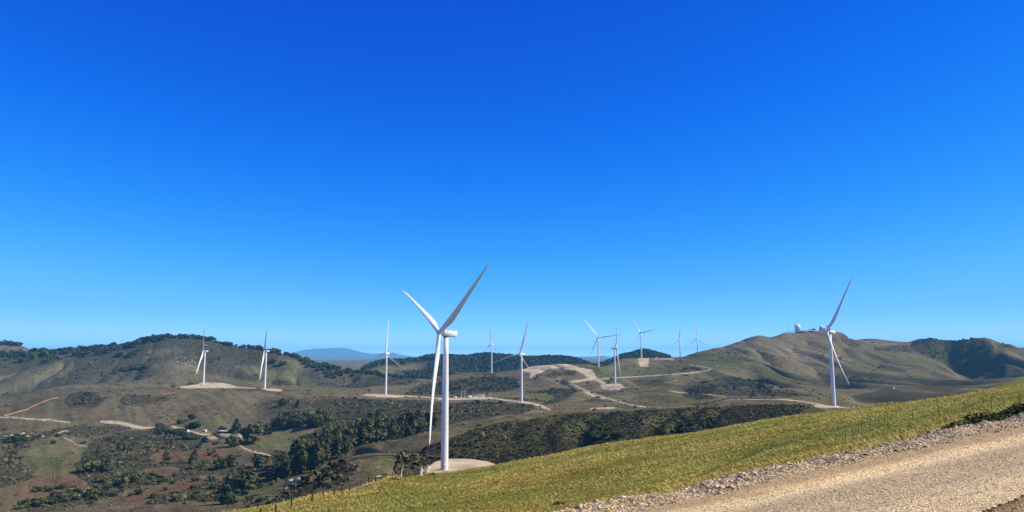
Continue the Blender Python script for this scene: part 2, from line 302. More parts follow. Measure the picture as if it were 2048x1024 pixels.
def height(x, y):
    x = np.asarray(x, float).ravel(); y = np.asarray(y, float).ravel()
    yc = np.maximum(y, 12.0)
    z = far_slope(x, y) * yc
    # relief that the survey lines do not carry
    amp = sstep(380, 900, yc) * (1 - sstep(3300, 6000, yc))
    padk = 1.0
    for (ax, ay, ar) in ((-41, 465, 62),):
        padk = padk * (1 - np.exp(-(((x - ax) ** 2 + (y - ay) ** 2) / ar ** 2)))
    g1 = fbm(x / 260 + 3.3, y / 210 - 1.7, 3, 3); g2 = fbm(x / 70, y / 70, 9, 3)
    rid = 1 - np.abs(fbm(x / 120 + y / 500, y / 260, 21, 3)) * 2
    g3 = fbm(x / 24, y / 30, 13, 3)
    z = z + amp * padk * (2.8 * g1 + 1.5 * g2 + .8 * g3 - 4.5 * np.clip(rid, 0, 1) ** 3 * sstep(1850, 2200, yc))
    u_ = x / yc
    vly = np.clip(1 - np.abs(fbm(x / 150 + .35 * fbm(x / 200, y / 200, 23, 2) + y / 900, y / 700, 25, 3)) * 2.8, 0, 1) ** 1.4
    wr = sstep(.24, .32, u_) * np.maximum(sstep(1500, 1750, yc), .55 * sstep(.43, .47, u_) * sstep(980, 1150, yc)) * (1 - sstep(2350, 2560, yc)); wl = sstep(-.10, -.18, u_) * sstep(1990, 2080, yc) * (1 - sstep(2150, 2330, yc))
    wc = sstep(.0, .05, u_) * (1 - sstep(.26, .33, u_)) * sstep(1120, 1300, yc) * (1 - sstep(1950, 2250, yc))
    z = z - vly * (21 * wr + 14 * wl + 11 * wc) + wc * 4.5 * fbm(x / 150 + 2, y / 190, 29, 2)
    v2 = np.clip(1 - np.abs(fbm(y / 110 + x / 160, x / 300, 27, 3)) * 3.0, 0, 1) ** 1.3
    z = z - 15 * v2 * sstep(.54, .57, u_) * sstep(2150, 2230, yc) * (1 - sstep(2400, 2560, yc)) * (1 - sstep(.655, .68, u_))
    tt = x / yc                                       # ravines of the brushy hill in front
    for c_, wd, dp in ((.108, .016, 9.0), (.205, .012, 8.0), (.235, .010, 9.0), (.275, .012, 7.0), (.06, .014, 5.0), (.02, .016, 4.0)):
        z = z - dp * np.exp(-((tt - c_ - .02 * np.sin(y / 60.0)) / wd) ** 2) * sstep(540, 640, yc) * (1 - sstep(700, 850, yc))
    far = sstep(12000, 26000, yc)
    z = z + far * (90 * fbm(x / 2200, y / 4000, 31, 5) - 95 * np.abs(fbm(x / 900, y / 2600, 33, 4))) * (1 - sstep(42500, 46000, yc))
    near_g = (1 - sstep(250, 400, yc))
    z = z + near_g * sstep(25, 60, yc) * (0.35 * fbm(x / 14, y / 14, 41, 3) + 0.12 * fbm(x / 3.1, y / 3.1, 43, 2))
    s = RN[0] * x + RN[1] * y
    k = sstep(13.2, 26.0, s)
    zr = road_plane(x, y) - 0.10 * np.maximum(s - 12.6, 0) ** 1.2
    zr = zr + 0.05 * fbm(x / 2.5, y / 2.5, 51, 3) * sstep(12.8, 15, s) + berm(x, y) * 0.85
    lower = sstep(4.9, 3.9, s)
    zr = zr + 0.25 * lower * 0
    return zr * (1 - k) + z * k

# ---- fan-shaped sheet whose rows get wider with distance
AP = -15.0
du = 0.00118
u_in = np.arange(-0.80, 0.80 + du / 2, du)
u_l = -0.80 - np.geomspace(0.003, 1.0, 70)[::-1]; u_r = 0.80 + np.geomspace(0.003, 1.0, 70)
U = np.concatenate([u_l, u_in, u_r])
V = np.concatenate([np.linspace(math.log(5), math.log(40), 150), np.linspace(math.log(40), math.log(395), 300)[1:], np.linspace(math.log(395), math.log(3700), 640)[1:], np.linspace(math.log(3700), math.log(46300), 170)[1:]])
NU, NV = len(U), len(V)
GY = (np.exp(V) + AP)[:, None] * np.ones(NU)[None]
GX = np.exp(V)[:, None] * U[None]
GZ = np.zeros_like(GX)
for a in range(0, NV, 60):
    b = min(a + 60, NV)
    GZ[a:b] = height(GX[a:b], GY[a:b]).reshape(b - a, NU)
def gz(x, y):
    """ground height by bilinear lookup in the sheet"""
    x = np.atleast_1d(np.asarray(x, float)); y = np.atleast_1d(np.asarray(y, float))
    r = np.maximum(y - AP, 5.01); v = np.log(r); u = x / r
    i = np.clip(np.searchsorted(V, v) - 1, 0, NV - 2); j = np.clip(np.searchsorted(U, u) - 1, 0, NU - 2)
    a = (v - V[i]) / (V[i + 1] - V[i]); b = np.clip((u - U[j]) / (U[j + 1] - U[j]), 0, 1)
    return (GZ[i, j] * (1 - a) + GZ[i + 1, j] * a) * (1 - b) + (GZ[i, j + 1] * (1 - a) + GZ[i + 1, j + 1] * a) * b
def at(px, Y, py=760):
    t, _ = pix_ts(px, py); x = float(t) * Y
    return Vector((x, Y, float(gz(x, Y)[0])))
_YS = np.exp(np.linspace(math.log(20), math.log(3600), 2600))
def hit(px, py, ymin=20, ymax=3600):
    """first ground point along the sight line of a surveyed picture point"""
    t, s = pix_ts(px, py); ys = _YS[(_YS >= ymin) & (_YS <= ymax)]
    d = gz(float(t) * ys, ys) / ys - float(s)
    i = np.argmax(d > 0) if (d > 0).any() else int(np.argmax(d))
    Y = float(ys[i])
    if i > 0 and d[i] > 0: Y = float(ys[i - 1] + (ys[i] - ys[i - 1]) * (-d[i - 1]) / (d[i] - d[i - 1] + 1e-9))
    return Vector((float(t) * Y, Y, float(gz(float(t) * Y, Y)[0])))

PX, PY = to_pix(GX, GY, GZ)
# which vertices the photograph could see
slope = GZ / np.maximum(GY, 1); slope[GY < 10] = -9
runmax = np.maximum.accumulate(slope, axis=0)
VIS = (slope >= runmax - 0.0012) & (GY > 10)

def inpoly(px, py, poly):
    poly = np.asarray(poly, float); c = np.zeros(px.shape, bool)
    x0, y0 = poly.min(0); x1, y1 = poly.max(0)
    m = (px >= x0) & (px <= x1) & (py >= y0) & (py <= y1)
    if not m.any(): return c
    qx, qy = px[m], py[m]; r = np.zeros(qx.shape, bool); n = len(poly)
    for i in range(n):
        xa, ya = poly[i]; xb, yb = poly[(i + 1) % n]
        if ya == yb: continue
        r ^= ((ya > qy) != (yb > qy)) & (qx < (xb - xa) * (qy - ya) / (yb - ya) + xa)
    c[m] = r
    return c
def strip(pts, wd):
    """polygon along a polyline, wd = picture width at each point"""
    pts = np.asarray(pts, float); wd = np.broadcast_to(np.asarray(wd, float), len(pts))
    up = [(p[0], p[1] - q / 2) for p, q in zip(pts, wd)]; dn = [(p[0], p[1] + q / 2) for p, q in zip(pts, wd)]
    return up + dn[::-1]

# ------------------------------------------------------------------ ground cover surveyed on the slopes: (kind, value, y range, outline)
wx = (7.0 * fbm(GX / 60, GY / 80, 61, 3) + 5.0 * fbm(GX / 14, GY / 22, 63, 3)) * np.clip(700 / np.maximum(GY, 100), 0.3, 2.0)
wy = (4.0 * fbm(GX / 60 + 50, GY / 80, 67, 3) + 2.6 * fbm(GX / 14 + 50, GY / 22, 69, 3)) * np.clip(700 / np.maximum(GY, 100), 0.3, 2.0)
WPX, WPY = PX + wx, PY + wy
brush = np.zeros(GX.shape, np.float32); green = np.zeros_like(brush); redd = np.zeros_like(brush); rock = np.zeros_like(brush); tan = np.zeros_like(brush)
base_b = fbm(GX / 170 + 9, GY / 240, 71, 5)
brush[:] = np.clip(0.30 + 0.85 * base_b + .16 * (GY < 1250) * (PX < 600), 0, 0.8) * sstep(300, 420, GY)
green[:] = np.clip(0.08 + 0.8 * fbm(GX / 310 - 4, GY / 380, 77, 4), 0, 0.6)
COVER = [
 # left hill
 ('b', .85, 2000, 2600, [(150,700),(330,672),(420,676),(560,702),(640,728),(560,745),(470,735),(400,728),(330,720),(230,725),(150,740)]),
 ('b', .80, 1980, 2500, [(-80,720),(60,712),(130,702),(120,735),(40,755),(-80,765)]),
 ('b', .88, 1980, 2500, [(95,770),(160,735),(230,725),(330,742),(300,757),(200,767),(120,772)]),
 ('b', .70, 1980, 2500, [(400,728),(470,735),(520,745),(580,760),(600,776),(540,768),(460,758),(400,748)]),
 ('b', .75, 1980, 2500, [(540,700),(600,716),(700,742),(770,750),(830,757),(830,785),(760,785),(700,780),(640,774),(620,760),(560,735)]),
 ('g', .75, 1980, 2500, [(300,700),(378,697),(370,706),(290,720)]),
 ('b', .1, 1980, 2500, [(300,700),(378,697),(370,706),(290,720)]),
 ('b', .33, 1980, 2500, [(35,745),(70,735),(120,725),(122,733),(60,750),(0,770),(-60,775),(-60,765)]),
 ('g', .5, 1980, 2500, [(20,755),(70,735),(120,725),(122,733),(60,750)]),
 ('b', .05, 1980, 2500, [(450,723),(490,730),(560,745),(590,757),(560,758),(490,742)]),
 ('g', .5, 1980, 2500, [(450,723),(490,730),(560,745),(590,757),(560,758),(490,742)]),
 ('b', .05, 1980, 2500, [(545,716),(570,718),(620,735),(600,742),(560,728)]),
 ('k', .8, 1980, 2500, [(350,713),(390,712),(395,740),(360,738)]),
 ('k', .35, 1980, 2500, [(600,740),(700,750),(720,770),(640,775)]),
 # terrace round the left turbines
 ('b', .03, 1560, 1960, [(0,812),(130,772),(290,757),(350,747),(400,752),(540,769),(560,778),(480,779),(400,781),(200,790),(100,799)]),
 ('g', .35, 1560, 1960, [(250,768),(350,748),(400,752),(540,769),(400,766)]),
 ('b', .92, 1300, 1700, [(128,802),(140,788),(165,782),(200,785),(215,800),(195,816),(140,818)]),
 ('b', .75, 1300, 1700, [(232,803),(250,787),(330,792),(395,795),(330,804),(300,812),(250,814)]),
 ('b', .05, 1150, 1500, [(0,812),(60,798),(125,796),(130,815),(60,835),(0,850)]),
 ('b', .06, 1150, 1600, [(395,795),(480,783),(560,781),(640,787),(640,800),(560,810),(470,822),(380,835),(320,815)]),
 ('b', .55, 1150, 1600, [(480,805),(560,795),(640,790),(700,792),(760,800),(740,830),(640,826),(540,830)]),
 ('b', .9, 1000, 1560, [(640,800),(740,798),(860,800),(890,810),(870,845),(790,860),(690,850),(640,830)]),
 ('b', .93, 1400, 2100, [(800,790),(850,770),(900,762),(980,752),(1040,756),(1050,775),(1010,785),(960,785),(900,788)]),
 ('b', .1, 1350, 1700, [(780,799),(850,797),(850,815),(780,815)]),
 ('b', .9, 900, 1400, [(860,815),(930,805),(1010,806),(1080,812),(1060,822),(960,840),(880,850)]),
 ('g', .55, 1100, 1500, [(930,800),(1040,806),(1060,812),(990,815),(930,810)]),
 # lower valley
 ('b', .85, 500, 1300, [(-80,870),(60,865),(130,855),(190,842),(160,860),(60,885),(40,905),(50,925),(100,950),(60,970),(0,975),(-80,980)]),
 ('b', .03, 500, 1250, [(40,905),(75,890),(120,868),(180,886),(100,900)]),
 ('g', .5, 500, 1250, [(40,905),(75,890),(120,868),(180,886),(100,900)]),
 ('b', .03, 500, 1250, [(45,930),(60,915),(130,903),(195,893),(180,910),(145,928),(150,950),(180,970),(170,985),(120,975),(80,958),(65,945)]),
 ('g', .95, 500, 1250, [(55,925),(60,915),(130,903),(195,893),(180,910),(145,928),(140,945),(90,945),(70,940)]),
 ('r', .6, 500, 1000, [(60,958),(130,945),(180,965),(180,985),(110,985),(40,1000),(20,990)]),
 ('b', .02, 500, 1000, [(0,985),(60,958),(130,955),(120,975),(60,1005),(0,1022)]),
 ('b', .72, 480, 1250, [(180,880),(330,850),(420,900),(560,925),(560,950),(430,950),(300,975),(150,1005),(120,990),(190,975),(150,930)]),
 ('b', .8, 450, 900, [(60,1005),(120,992),(230,985),(240,1000),(140,1022),(60,1026)]),
 ('b', .86, 500, 1150, [(200,890),(330,860),(400,880),(420,905),(380,935),(330,950),(250,968),(190,975),(150,950),(145,928),(180,910)]),
 ('r', .9, 500, 1150, [(320,905),(400,900),(470,905),(440,918),(380,920),(320,925),(300,915)]),
 ('b', .1, 500, 1150, [(320,905),(400,900),(470,905),(440,918),(380,920),(320,925),(300,915)]),
 ('r', .9, 500, 1150, [(280,942),(320,936),(370,935),(350,948),(290,952)]),
 ('b', .1, 500, 1150, [(280,942),(320,936),(370,935),(350,948),(290,952)]),
 ('r', .95, 500, 1000, [(230,1002),(300,982),(380,962),(400,955),(430,958),(370,975),(290,1000),(240,1010)]),
 ('b', .05, 500, 1000, [(150,1014),(230,995),(300,978),(400,955),(430,958),(370,975),(290,1002),(190,1020)]),
 ('b', .9, 500, 1000, [(290,1002),(370,978),(430,960),(500,945),(560,950),(550,985),(470,1000),(380,1008),(290,1015)]),
 ('b', .02, 500, 760, [(120,1030),(250,1015),(400,1002),(480,1008),(480,1030)]),
 ('g', .95, 450, 900, [(450,985),(520,966),(570,962),(560,980),(470,1000)]),
 ('b', .08, 450, 900, [(450,985),(520,966),(570,962),(560,980),(470,1000)]),
 ('g', .95, 800, 1300, [(488,892),(510,880),(570,872),(640,872),(630,885),(600,900),(520,896)]),
 ('b', .0, 800, 1300, [(488,892),(510,880),(570,872),(650,870),(640,890),(600,905),(520,897)]),
 ('g', .7, 900, 1400, [(390,850),(410,835),(470,833),(470,845),(400,858),(330,848)]),
 ('b', .05, 900, 1400, [(330,850),(390,835),(500,828),(560,830),(480,852),(400,860)]),
 ('b', .1, 800, 1250, [(400,892),(470,890),(540,905),(540,930),(440,925)]),
 ('g', .5, 800, 1250, [(405,885),(440,883),(460,895),(420,898)]),
 ('g', .6, 1000, 1400, [(0,838),(120,838),(150,846),(60,852),(0,848)]),
 ('b', .05, 1000, 1400, [(0,832),(120,838),(150,846),(100,862),(0,868)]),
 ('r', .4, 1000, 1400, [(0,850),(120,852),(100,864),(0,866)]),
 ('k', .9, 900, 1300, [(10,868),(85,863),(88,872),(40,880),(5,876)]),
 ('k', .8, 500, 1000, [(118,975),(180,978),(185,985),(160,998),(120,990)]),
 # knoll
 ('b', .92, 330, 600, [(560,1000),(580,978),(640,940),(690,917),(720,935),(722,955),(690,970),(600,1000)]),
 ('b', .95, 330, 600, [(790,925),(800,908),(860,905),(866,930),(845,948),(800,950),(785,945)]),
 ('b', .0, 330, 600, [(690,915),(720,908),(760,905),(795,912),(785,945),(740,956),(705,955),(722,940)]),
 ('g', .7, 330, 600, [(705,930),(790,912),(785,945),(740,958),(705,958)]),
 # dark hill
 ('b', 1.25, 480, 850, [(790,925),(880,885),(960,855),(1050,835),(1120,829),(1200,824),(1400,816),(1500,808),(1640,812),(1660,830),(1500,860),(1300,890),(1100,925),(990,945),(860,930)]),
 ('b', .05, 600, 860, [(775,895),(850,866),(960,846),(980,846),(905,868),(850,890),(800,905)]),
 ('b', .25, 700, 900, [(960,850),(1050,829),(1200,819),(1400,810),(1470,800),(1560,800),(1640,808),(1560,808),(1400,815),(1200,825),(1060,838)]),
 ('g', .6, 700, 900, [(1000,845),(1080,828),(1200,820),(1640,806),(1640,812),(1200,828),(1080,836)]),
 # fields behind the ridge road
 ('b', .03, 900, 1420, [(1080,815),(1150,795),(1180,788),(1260,800),(1400,800),(1450,800),(1300,816),(1120,822)]),
 ('g', .95, 1000, 1650, [(1055,800),(1060,792),(1110,790),(1118,798),(1100,808),(1065,808)]),
 ('b', .93, 1100, 1700, [(1045,785),(1060,776),(1120,765),(1160,772),(1165,780),(1140,795),(1100,810),(1080,812),(1115,798),(1100,788)]),
 ('b', .9, 1000, 1700, [(1360,790),(1380,775),(1420,768),(1440,785),(1420,800),(1400,803)]),
 ('g', .95, 1000, 1600, [(1330,785),(1370,790),(1400,803),(1385,806),(1350,795)]),
 ('b', .03, 1000, 1800, [(1180,785),(1250,775),(1330,770),(1370,785),(1350,800),(1260,802)]),
 ('b', .95, 1000, 1800, [(1450,755),(1460,751),(1500,762),(1540,775),(1560,790),(1540,792),(1500,775)]),
 ('b', .6, 1000, 1700, [(1555,792),(1570,775),(1600,782),(1620,790),(1600,795)]),
 ('b', .93, 1800, 2050, [(1085,752),(1110,742),(1150,739),(1172,745),(1130,752),(1100,758)]),
 ('b', .7, 1500, 2100, [(1190,770),(1192,760),(1215,757),(1218,766)]),
 ('g', .9, 1700, 2300, [(1180,740),(1230,725),(1290,728),(1340,735),(1400,742),(1430,733),(1400,750),(1300,757),(1200,760)]),
 ('b', .1, 1700, 2450, [(1180,740),(1240,718),(1350,715),(1400,742),(1300,757),(1200,760)]),
 ('b', .75, 1800, 2400, [(1350,742),(1390,728),(1420,738),(1390,748)]),
 ('b', .6, 2100, 2500, [(1300,722),(1320,716),(1360,718),(1350,725)]),
 ('g', .98, 1800, 2500, [(1370,720),(1430,712),(1490,705),(1500,720),(1470,735),(1430,738),(1410,728),(1380,725)]),
 ('b', .55, 2100, 2600, [(1440,705),(1460,697),(1490,700),(1470,712)]),
 ('b', .5, 2000, 2600, [(1445,722),(1470,712),(1495,718),(1480,728)]),
 # radome hill
 ('b', .12, 1700, 2700, [(1490,690),(1520,671),(1600,666),(1690,670),(1800,700),(1960,770),(1860,790),(1700,790),(1600,770),(1520,740)]),
 ('k', .55, 1900, 2700, [(1500,685),(1530,690),(1535,712),(1510,722),(1500,705)]),
 ('t', .8, 2000, 2700, [(1545,680),(1600,690),(1640,725),(1600,730),(1550,705)]),
 ('b', .65, 2000, 2700, [(1502,695),(1520,694),(1532,708),(1510,705)]),
 ('b', .85, 1200, 2200, [(1630,745),(1690,748),(1730,760),(1745,775),(1690,778),(1650,765)]),
 ('b', .6, 1200, 2200, [(1740,752),(1780,755),(1775,765),(1745,763)]),
 ('b', .85, 1000, 2200, [(1785,800),(1790,790),(1820,795),(1830,802),(1800,808)]),
 ('b', .75, 2000, 2700, [(1675,670),(1700,676),(1730,695),(1715,700),(1685,685)]),
 ('g', .6, 1500, 2500, [(1690,720),(1760,730),(1780,750),(1700,745)]),
 ('g', .8, 2000, 2700, [(1775,700),(1840,715),(1845,730),(1800,725)]),
 ('b', .8, 2000, 2700, [(1740,694),(1780,692),(1820,687),(1828,706),(1780,702),(1760,706)]),
 ('t', .7, 2600, 2950, [(1735,688),(1815,684),(1818,690),(1740,693)]),
 ('b', .96, 2100, 2800, [(1826,683),(1842,674),(1880,676),(1930,676),(1968,676),(1985,690),(2000,710),(2030,735),(2048,745),(2048,770),(1960,772),(1900,735),(1840,708)]),
 ('g', .6, 2100, 2700, [(1985,690),(2005,690),(2048,720),(2048,738),(2010,715)]),
 ('b', .75, 980, 2100, [(1700,792),(1780,776),(1850,786),(1810,800),(1720,806)]),
 ('b', .7, 980, 2200, [(1850,760),(1950,766),(1900,786),(1835,778)]),
 ('b', .6, 980, 2200, [(1690,750),(1730,745),(1760,752),(1700,760)]),
 # ridge in the middle distance
 ('b', .97, 2800, 3900, [(700,760),(720,735),(770,715),(860,708),(1000,700),(1190,722),(1290,690),(1350,712),(1345,735),(1200,745),(1000,752)]),
 ('b', .15, 2700, 3200, [(735,742),(760,733),(790,730),(795,745),(740,748)]),
 ('b', .2, 2700, 3300, [(800,735),(830,726),(850,724),(845,742),(800,742)]),
]
for kd, val, y0, y1, poly in COVER:
    m = inpoly(WPX, WPY, poly) & (GY >= y0) & (GY <= y1)
    if kd == 'b': brush[m] = val
    elif kd == 'g': green[m] = val
    elif kd == 'r': redd[m] = val
    elif kd == 'k': rock[m] = val
    elif kd == 't': tan[m] = val
brush[:, U < -0.8] = np.maximum(brush[:, U < -0.8], 0.3)
fore = (1 - sstep(235, 325, GY)).astype(np.float32)
fore = np.maximum(fore, (sstep(1960, 1990, PX) * (GY < 460)).astype(np.float32))
brush *= (1 - fore * (PX > 700)); 

def blur(a, ru, rv):
    for ax, r in ((1, ru), (0, rv)):
        p = np.cumsum(np.concatenate([np.repeat(np.take(a, [0], ax), r + 1, ax), a, np.repeat(np.take(a, [-1], ax), r, ax)], ax).astype(np.float64), ax)
        n_ = a.shape[ax]
        a = ((np.take(p, np.arange(2 * r + 1, 2 * r + 1 + n_), ax) - np.take(p, np.arange(0, n_), ax)) / (2 * r + 1)).astype(np.float32)
    return a
brush = blur(blur(brush, 5, 3), 4, 2); green = blur(blur(green, 8, 4), 6, 3); redd = blur(blur(redd, 6, 3), 4, 2); tan = blur(blur(tan, 14, 8), 10, 6); rock = blur(rock, 5, 3)
# ---- graded dirt: roads and turbine pads, cut out of the sheet
PADS = [
 ('near', 410, 525, [(852,948),(858,932),(874,922),(900,917.5),(940,918),(975,923),(1010,934),(1010,946),(940,946),(880,946)]),
 ('a', 1700, 1980, [(353,774),(362,778),(400,776),(450,776.5),(480,775.5),(462,769),(440,765.5),(405,765),(393,769),(378,771)]),
 ('b', 1500, 1720, [(522,777),(535,781),(560,783),(565,780),(553,777.5),(535,777)]),
 ('c', 1380, 1560, [(706,785.5),(740,788.5),(790,791),(815,792.5),(800,795),(760,794),(730,791)]),
 ('d', 1400, 1700, [(872,795),(905,796.5),(960,795),(985,794),(985,798),(940,800),(905,803),(880,801)]),
 ('e', 1850, 2250, [(1040,741),(1070,730),(1110,726.5),(1132,726),(1145,731),(1160,735),(1150,739),(1100,738),(1075,748),(1060,756),(1062,746)]),
 ('f', 1600, 1850, [(1200,769),(1215,767.5),(1240,767.5),(1251,775),(1240,779),(1220,780),(1205,777)]),
 ('g', 2000, 2450, [(1276,717),(1297,716),(1297,733),(1280,733)]),
 ('h', 1900, 2150, [(1150,739),(1160,735),(1185,740),(1194,756),(1184,762),(1170,750)]),
]
ROADS = [
 (1000, 1500, strip([(-20,836),(20,834),(60,838),(100,840),(140,845)], 2.4)),
 (1000, 1500, strip([(200,843),(215,844),(235,845),(262,851),(285,856),(310,855)], [3,6,6,7,5,2])),
 (1000, 1500, strip([(345,854),(362,857),(380,862),(400,868),(440,870),(480,870),(505,872)], [5,4,3,3,3,4,2])),
 (800, 1300, strip([(478,887),(485,895),(500,901),(525,908),(545,912)], [3,3,3,3,2])),
 (900, 1300, strip([(110,870),(125,863),(138,862)], 2.4)),
 (900, 1200, strip([(128,876),(145,882),(152,889),(170,892)], 1.6)),
 (1500, 1900, strip([(470,774.5),(490,775.5),(512,776.5)], 2)),
 (1350, 1700, strip([(700,785),(720,787),(790,791.5),(830,793),(872,796)], [2,3,3,2,2])),
 (1200, 1600, strip([(985,796),(1010,800),(1040,803.5),(1060,806),(1080,811),(1102,821)], [2,3,3,3.5,4,4])),
 (900, 1300, strip([(1180,818.5),(1200,816.5),(1230,815.5)], 3)),
 (1100, 2100, strip([(1190,757),(1170,760),(1150,763),(1134,766),(1150,771),(1165,780),(1185,789),(1210,796)], [6,5,5,5,6,6,7,5])),
 (1000, 1500, strip([(1205,794),(1230,801),(1260,809),(1300,815)], [3,2.2,2,2])),
 (1600, 2100, strip([(1190,757),(1205,765),(1212,770)], [6,8,8])),
 (1600, 2300, strip([(1200,757.5),(1260,754),(1340,749),(1390,745),(1415,741),(1424,738),(1415,735),(1390,731),(1380,729)], [1.6,1.4,1.2,1.5,2,2.4,1.6,1.4,1.6])),
 (780, 1000, strip([(1200,818.5),(1300,813.5),(1400,809.5),(1440,801.5),(1470,798),(1520,797.5),(1560,798),(1600,802),(1650,811)], [1.5,1.6,1.8,2.2,3,3,3,2.6,2])),
 (780, 900, strip([(1630,813),(1665,813.5),(1700,814.5),(1735,812)], [5,5,4,3])),
 (2300, 2600, strip([(1310,717.5),(1340,718),(1348,720)], 1.5)),
 (1000, 1700, strip([(1340,782),(1360,785),(1395,787),(1420,789),(1450,793)], .9)),
]
def fmean(a): return .25 * (a[:-1, :-1] + a[:-1, 1:] + a[1:, 1:] + a[1:, :-1])
FX_, FY_ = fmean(GX), fmean(GY)
pwx = fmean(PX) + 1.3 * fbm(FX_ / 9, FY_ / 9, 81, 3); pwy = fmean(PY) + 0.9 * fbm(FX_ / 9 + 9, FY_ / 9, 83, 3)
fcl = np.zeros(pwx.shape, np.int32)
for i, (y0, y1, poly) in enumerate(ROADS):
    fcl[inpoly(pwx, pwy, poly) & (FY_ >= y0) & (FY_ <= y1)] = 1
for i, (nm, y0, y1, poly) in enumerate(PADS):
    fcl[inpoly(pwx, pwy, poly) & (FY_ >= y0) & (FY_ <= y1)] = 2 + i
gcls = np.zeros(GX.shape, np.int32); gcls[:-1, :-1] = fcl
sh = (gcls > 0).astype(np.float32); sh = blur(blur(sh, 2, 2), 2, 1); tan = np.maximum(tan, np.clip(sh * 1.3, 0, .85)); brush = brush * (1 - np.clip(sh * 1.6, 0, .9))
vid = np.arange(NU * NV).reshape(NV, NU)
Q = np.stack([vid[:-1, :-1], vid[:-1, 1:], vid[1:, 1:], vid[1:, :-1]], -1).reshape(-1, 4)
fc = fcl.ravel()
# the near road is its own finely modelled strip; open the sheet beneath it
Sg = RN[0] * GX + RN[1] * GY; Qg = RD[0] * GX + RD[1] * GY
inr = ((Sg > 5.6) & (Sg < 12.3) & (Qg > -8) & (Qg < 46))
drop = (inr[:-1, :-1] & inr[:-1, 1:] & inr[1:, 1:] & inr[1:, :-1]).ravel()

# ------------------------------------------------------------------ materials
def new_mat(name):
    m = bpy.data.materials.new(name); m.use_nodes = True; t = m.node_tree
    b = t.nodes['Principled BSDF']; b.inputs['Roughness'].default_value = 0.9
    b.inputs['Specular IOR Level'].default_value = 0.2
    return m, t, b
class NB:
    def __init__(s, t): s.t = t
    def n(s, typ, **k):
        o = s.t.nodes.new(typ)
        for a, v in k.items(): setattr(o, a, v)
        return o
    def l(s, a, b): s.t.links.new(a, b)
    def pos(s, scale=(1, 1, 1)):
        g = s.n('ShaderNodeNewGeometry'); m = s.n('ShaderNodeVectorMath', operation='MULTIPLY'); m.inputs[1].default_value = scale
        s.l(g.outputs['Position'], m.inputs[0]); return m.outputs[0]
    def noise(s, vec, scale, detail=3, rough=0.55):
        o = s.n('ShaderNodeTexNoise'); o.inputs['Scale'].default_value = scale; o.inputs['Detail'].default_value = detail; o.inputs['Roughness'].default_value = rough
        s.l(vec, o.inputs['Vector']); return o.outputs[0]
    def math(s, op, a, b=None, clamp=False):
        o = s.n('ShaderNodeMath', operation=op, use_clamp=clamp)
        for i, v in enumerate((a, b)):
            if v is None: continue
            if isinstance(v, (int, float)): o.inputs[i].default_value = v
            else: s.l(v, o.inputs[i])
        return o.outputs[0]
    def ramp(s, fac, lo, hi, a=0.0, b=1.0):
        o = s.n('ShaderNodeMapRange', clamp=True); o.inputs[1].default_value = lo; o.inputs[2].default_value = hi; o.inputs[3].default_value = a; o.inputs[4].default_value = b
        s.l(fac, o.inputs[0]); return o.outputs[0]
    def mix(s, fac, a, b, mode='MIX'):
        o = s.n('ShaderNodeMix', data_type='RGBA', blend_type=mode)
        for i, v in ((0, fac), (6, a), (7, b)):
            if isinstance(v, (int, float)): o.inputs[i].default_value = v
            elif isinstance(v, tuple): o.inputs[i].default_value = (*v, 1)
            else: s.l(v, o.inputs[i])
        return o.outputs[2]
    def bump(s, h, strength, dist, b):
        o = s.n('ShaderNodeBump'); o.inputs['Strength'].default_value = strength; o.inputs['Distance'].default_value = dist
        s.l(h, o.inputs['Height']); s.l(o.outputs[0], b.inputs['Normal']); return o

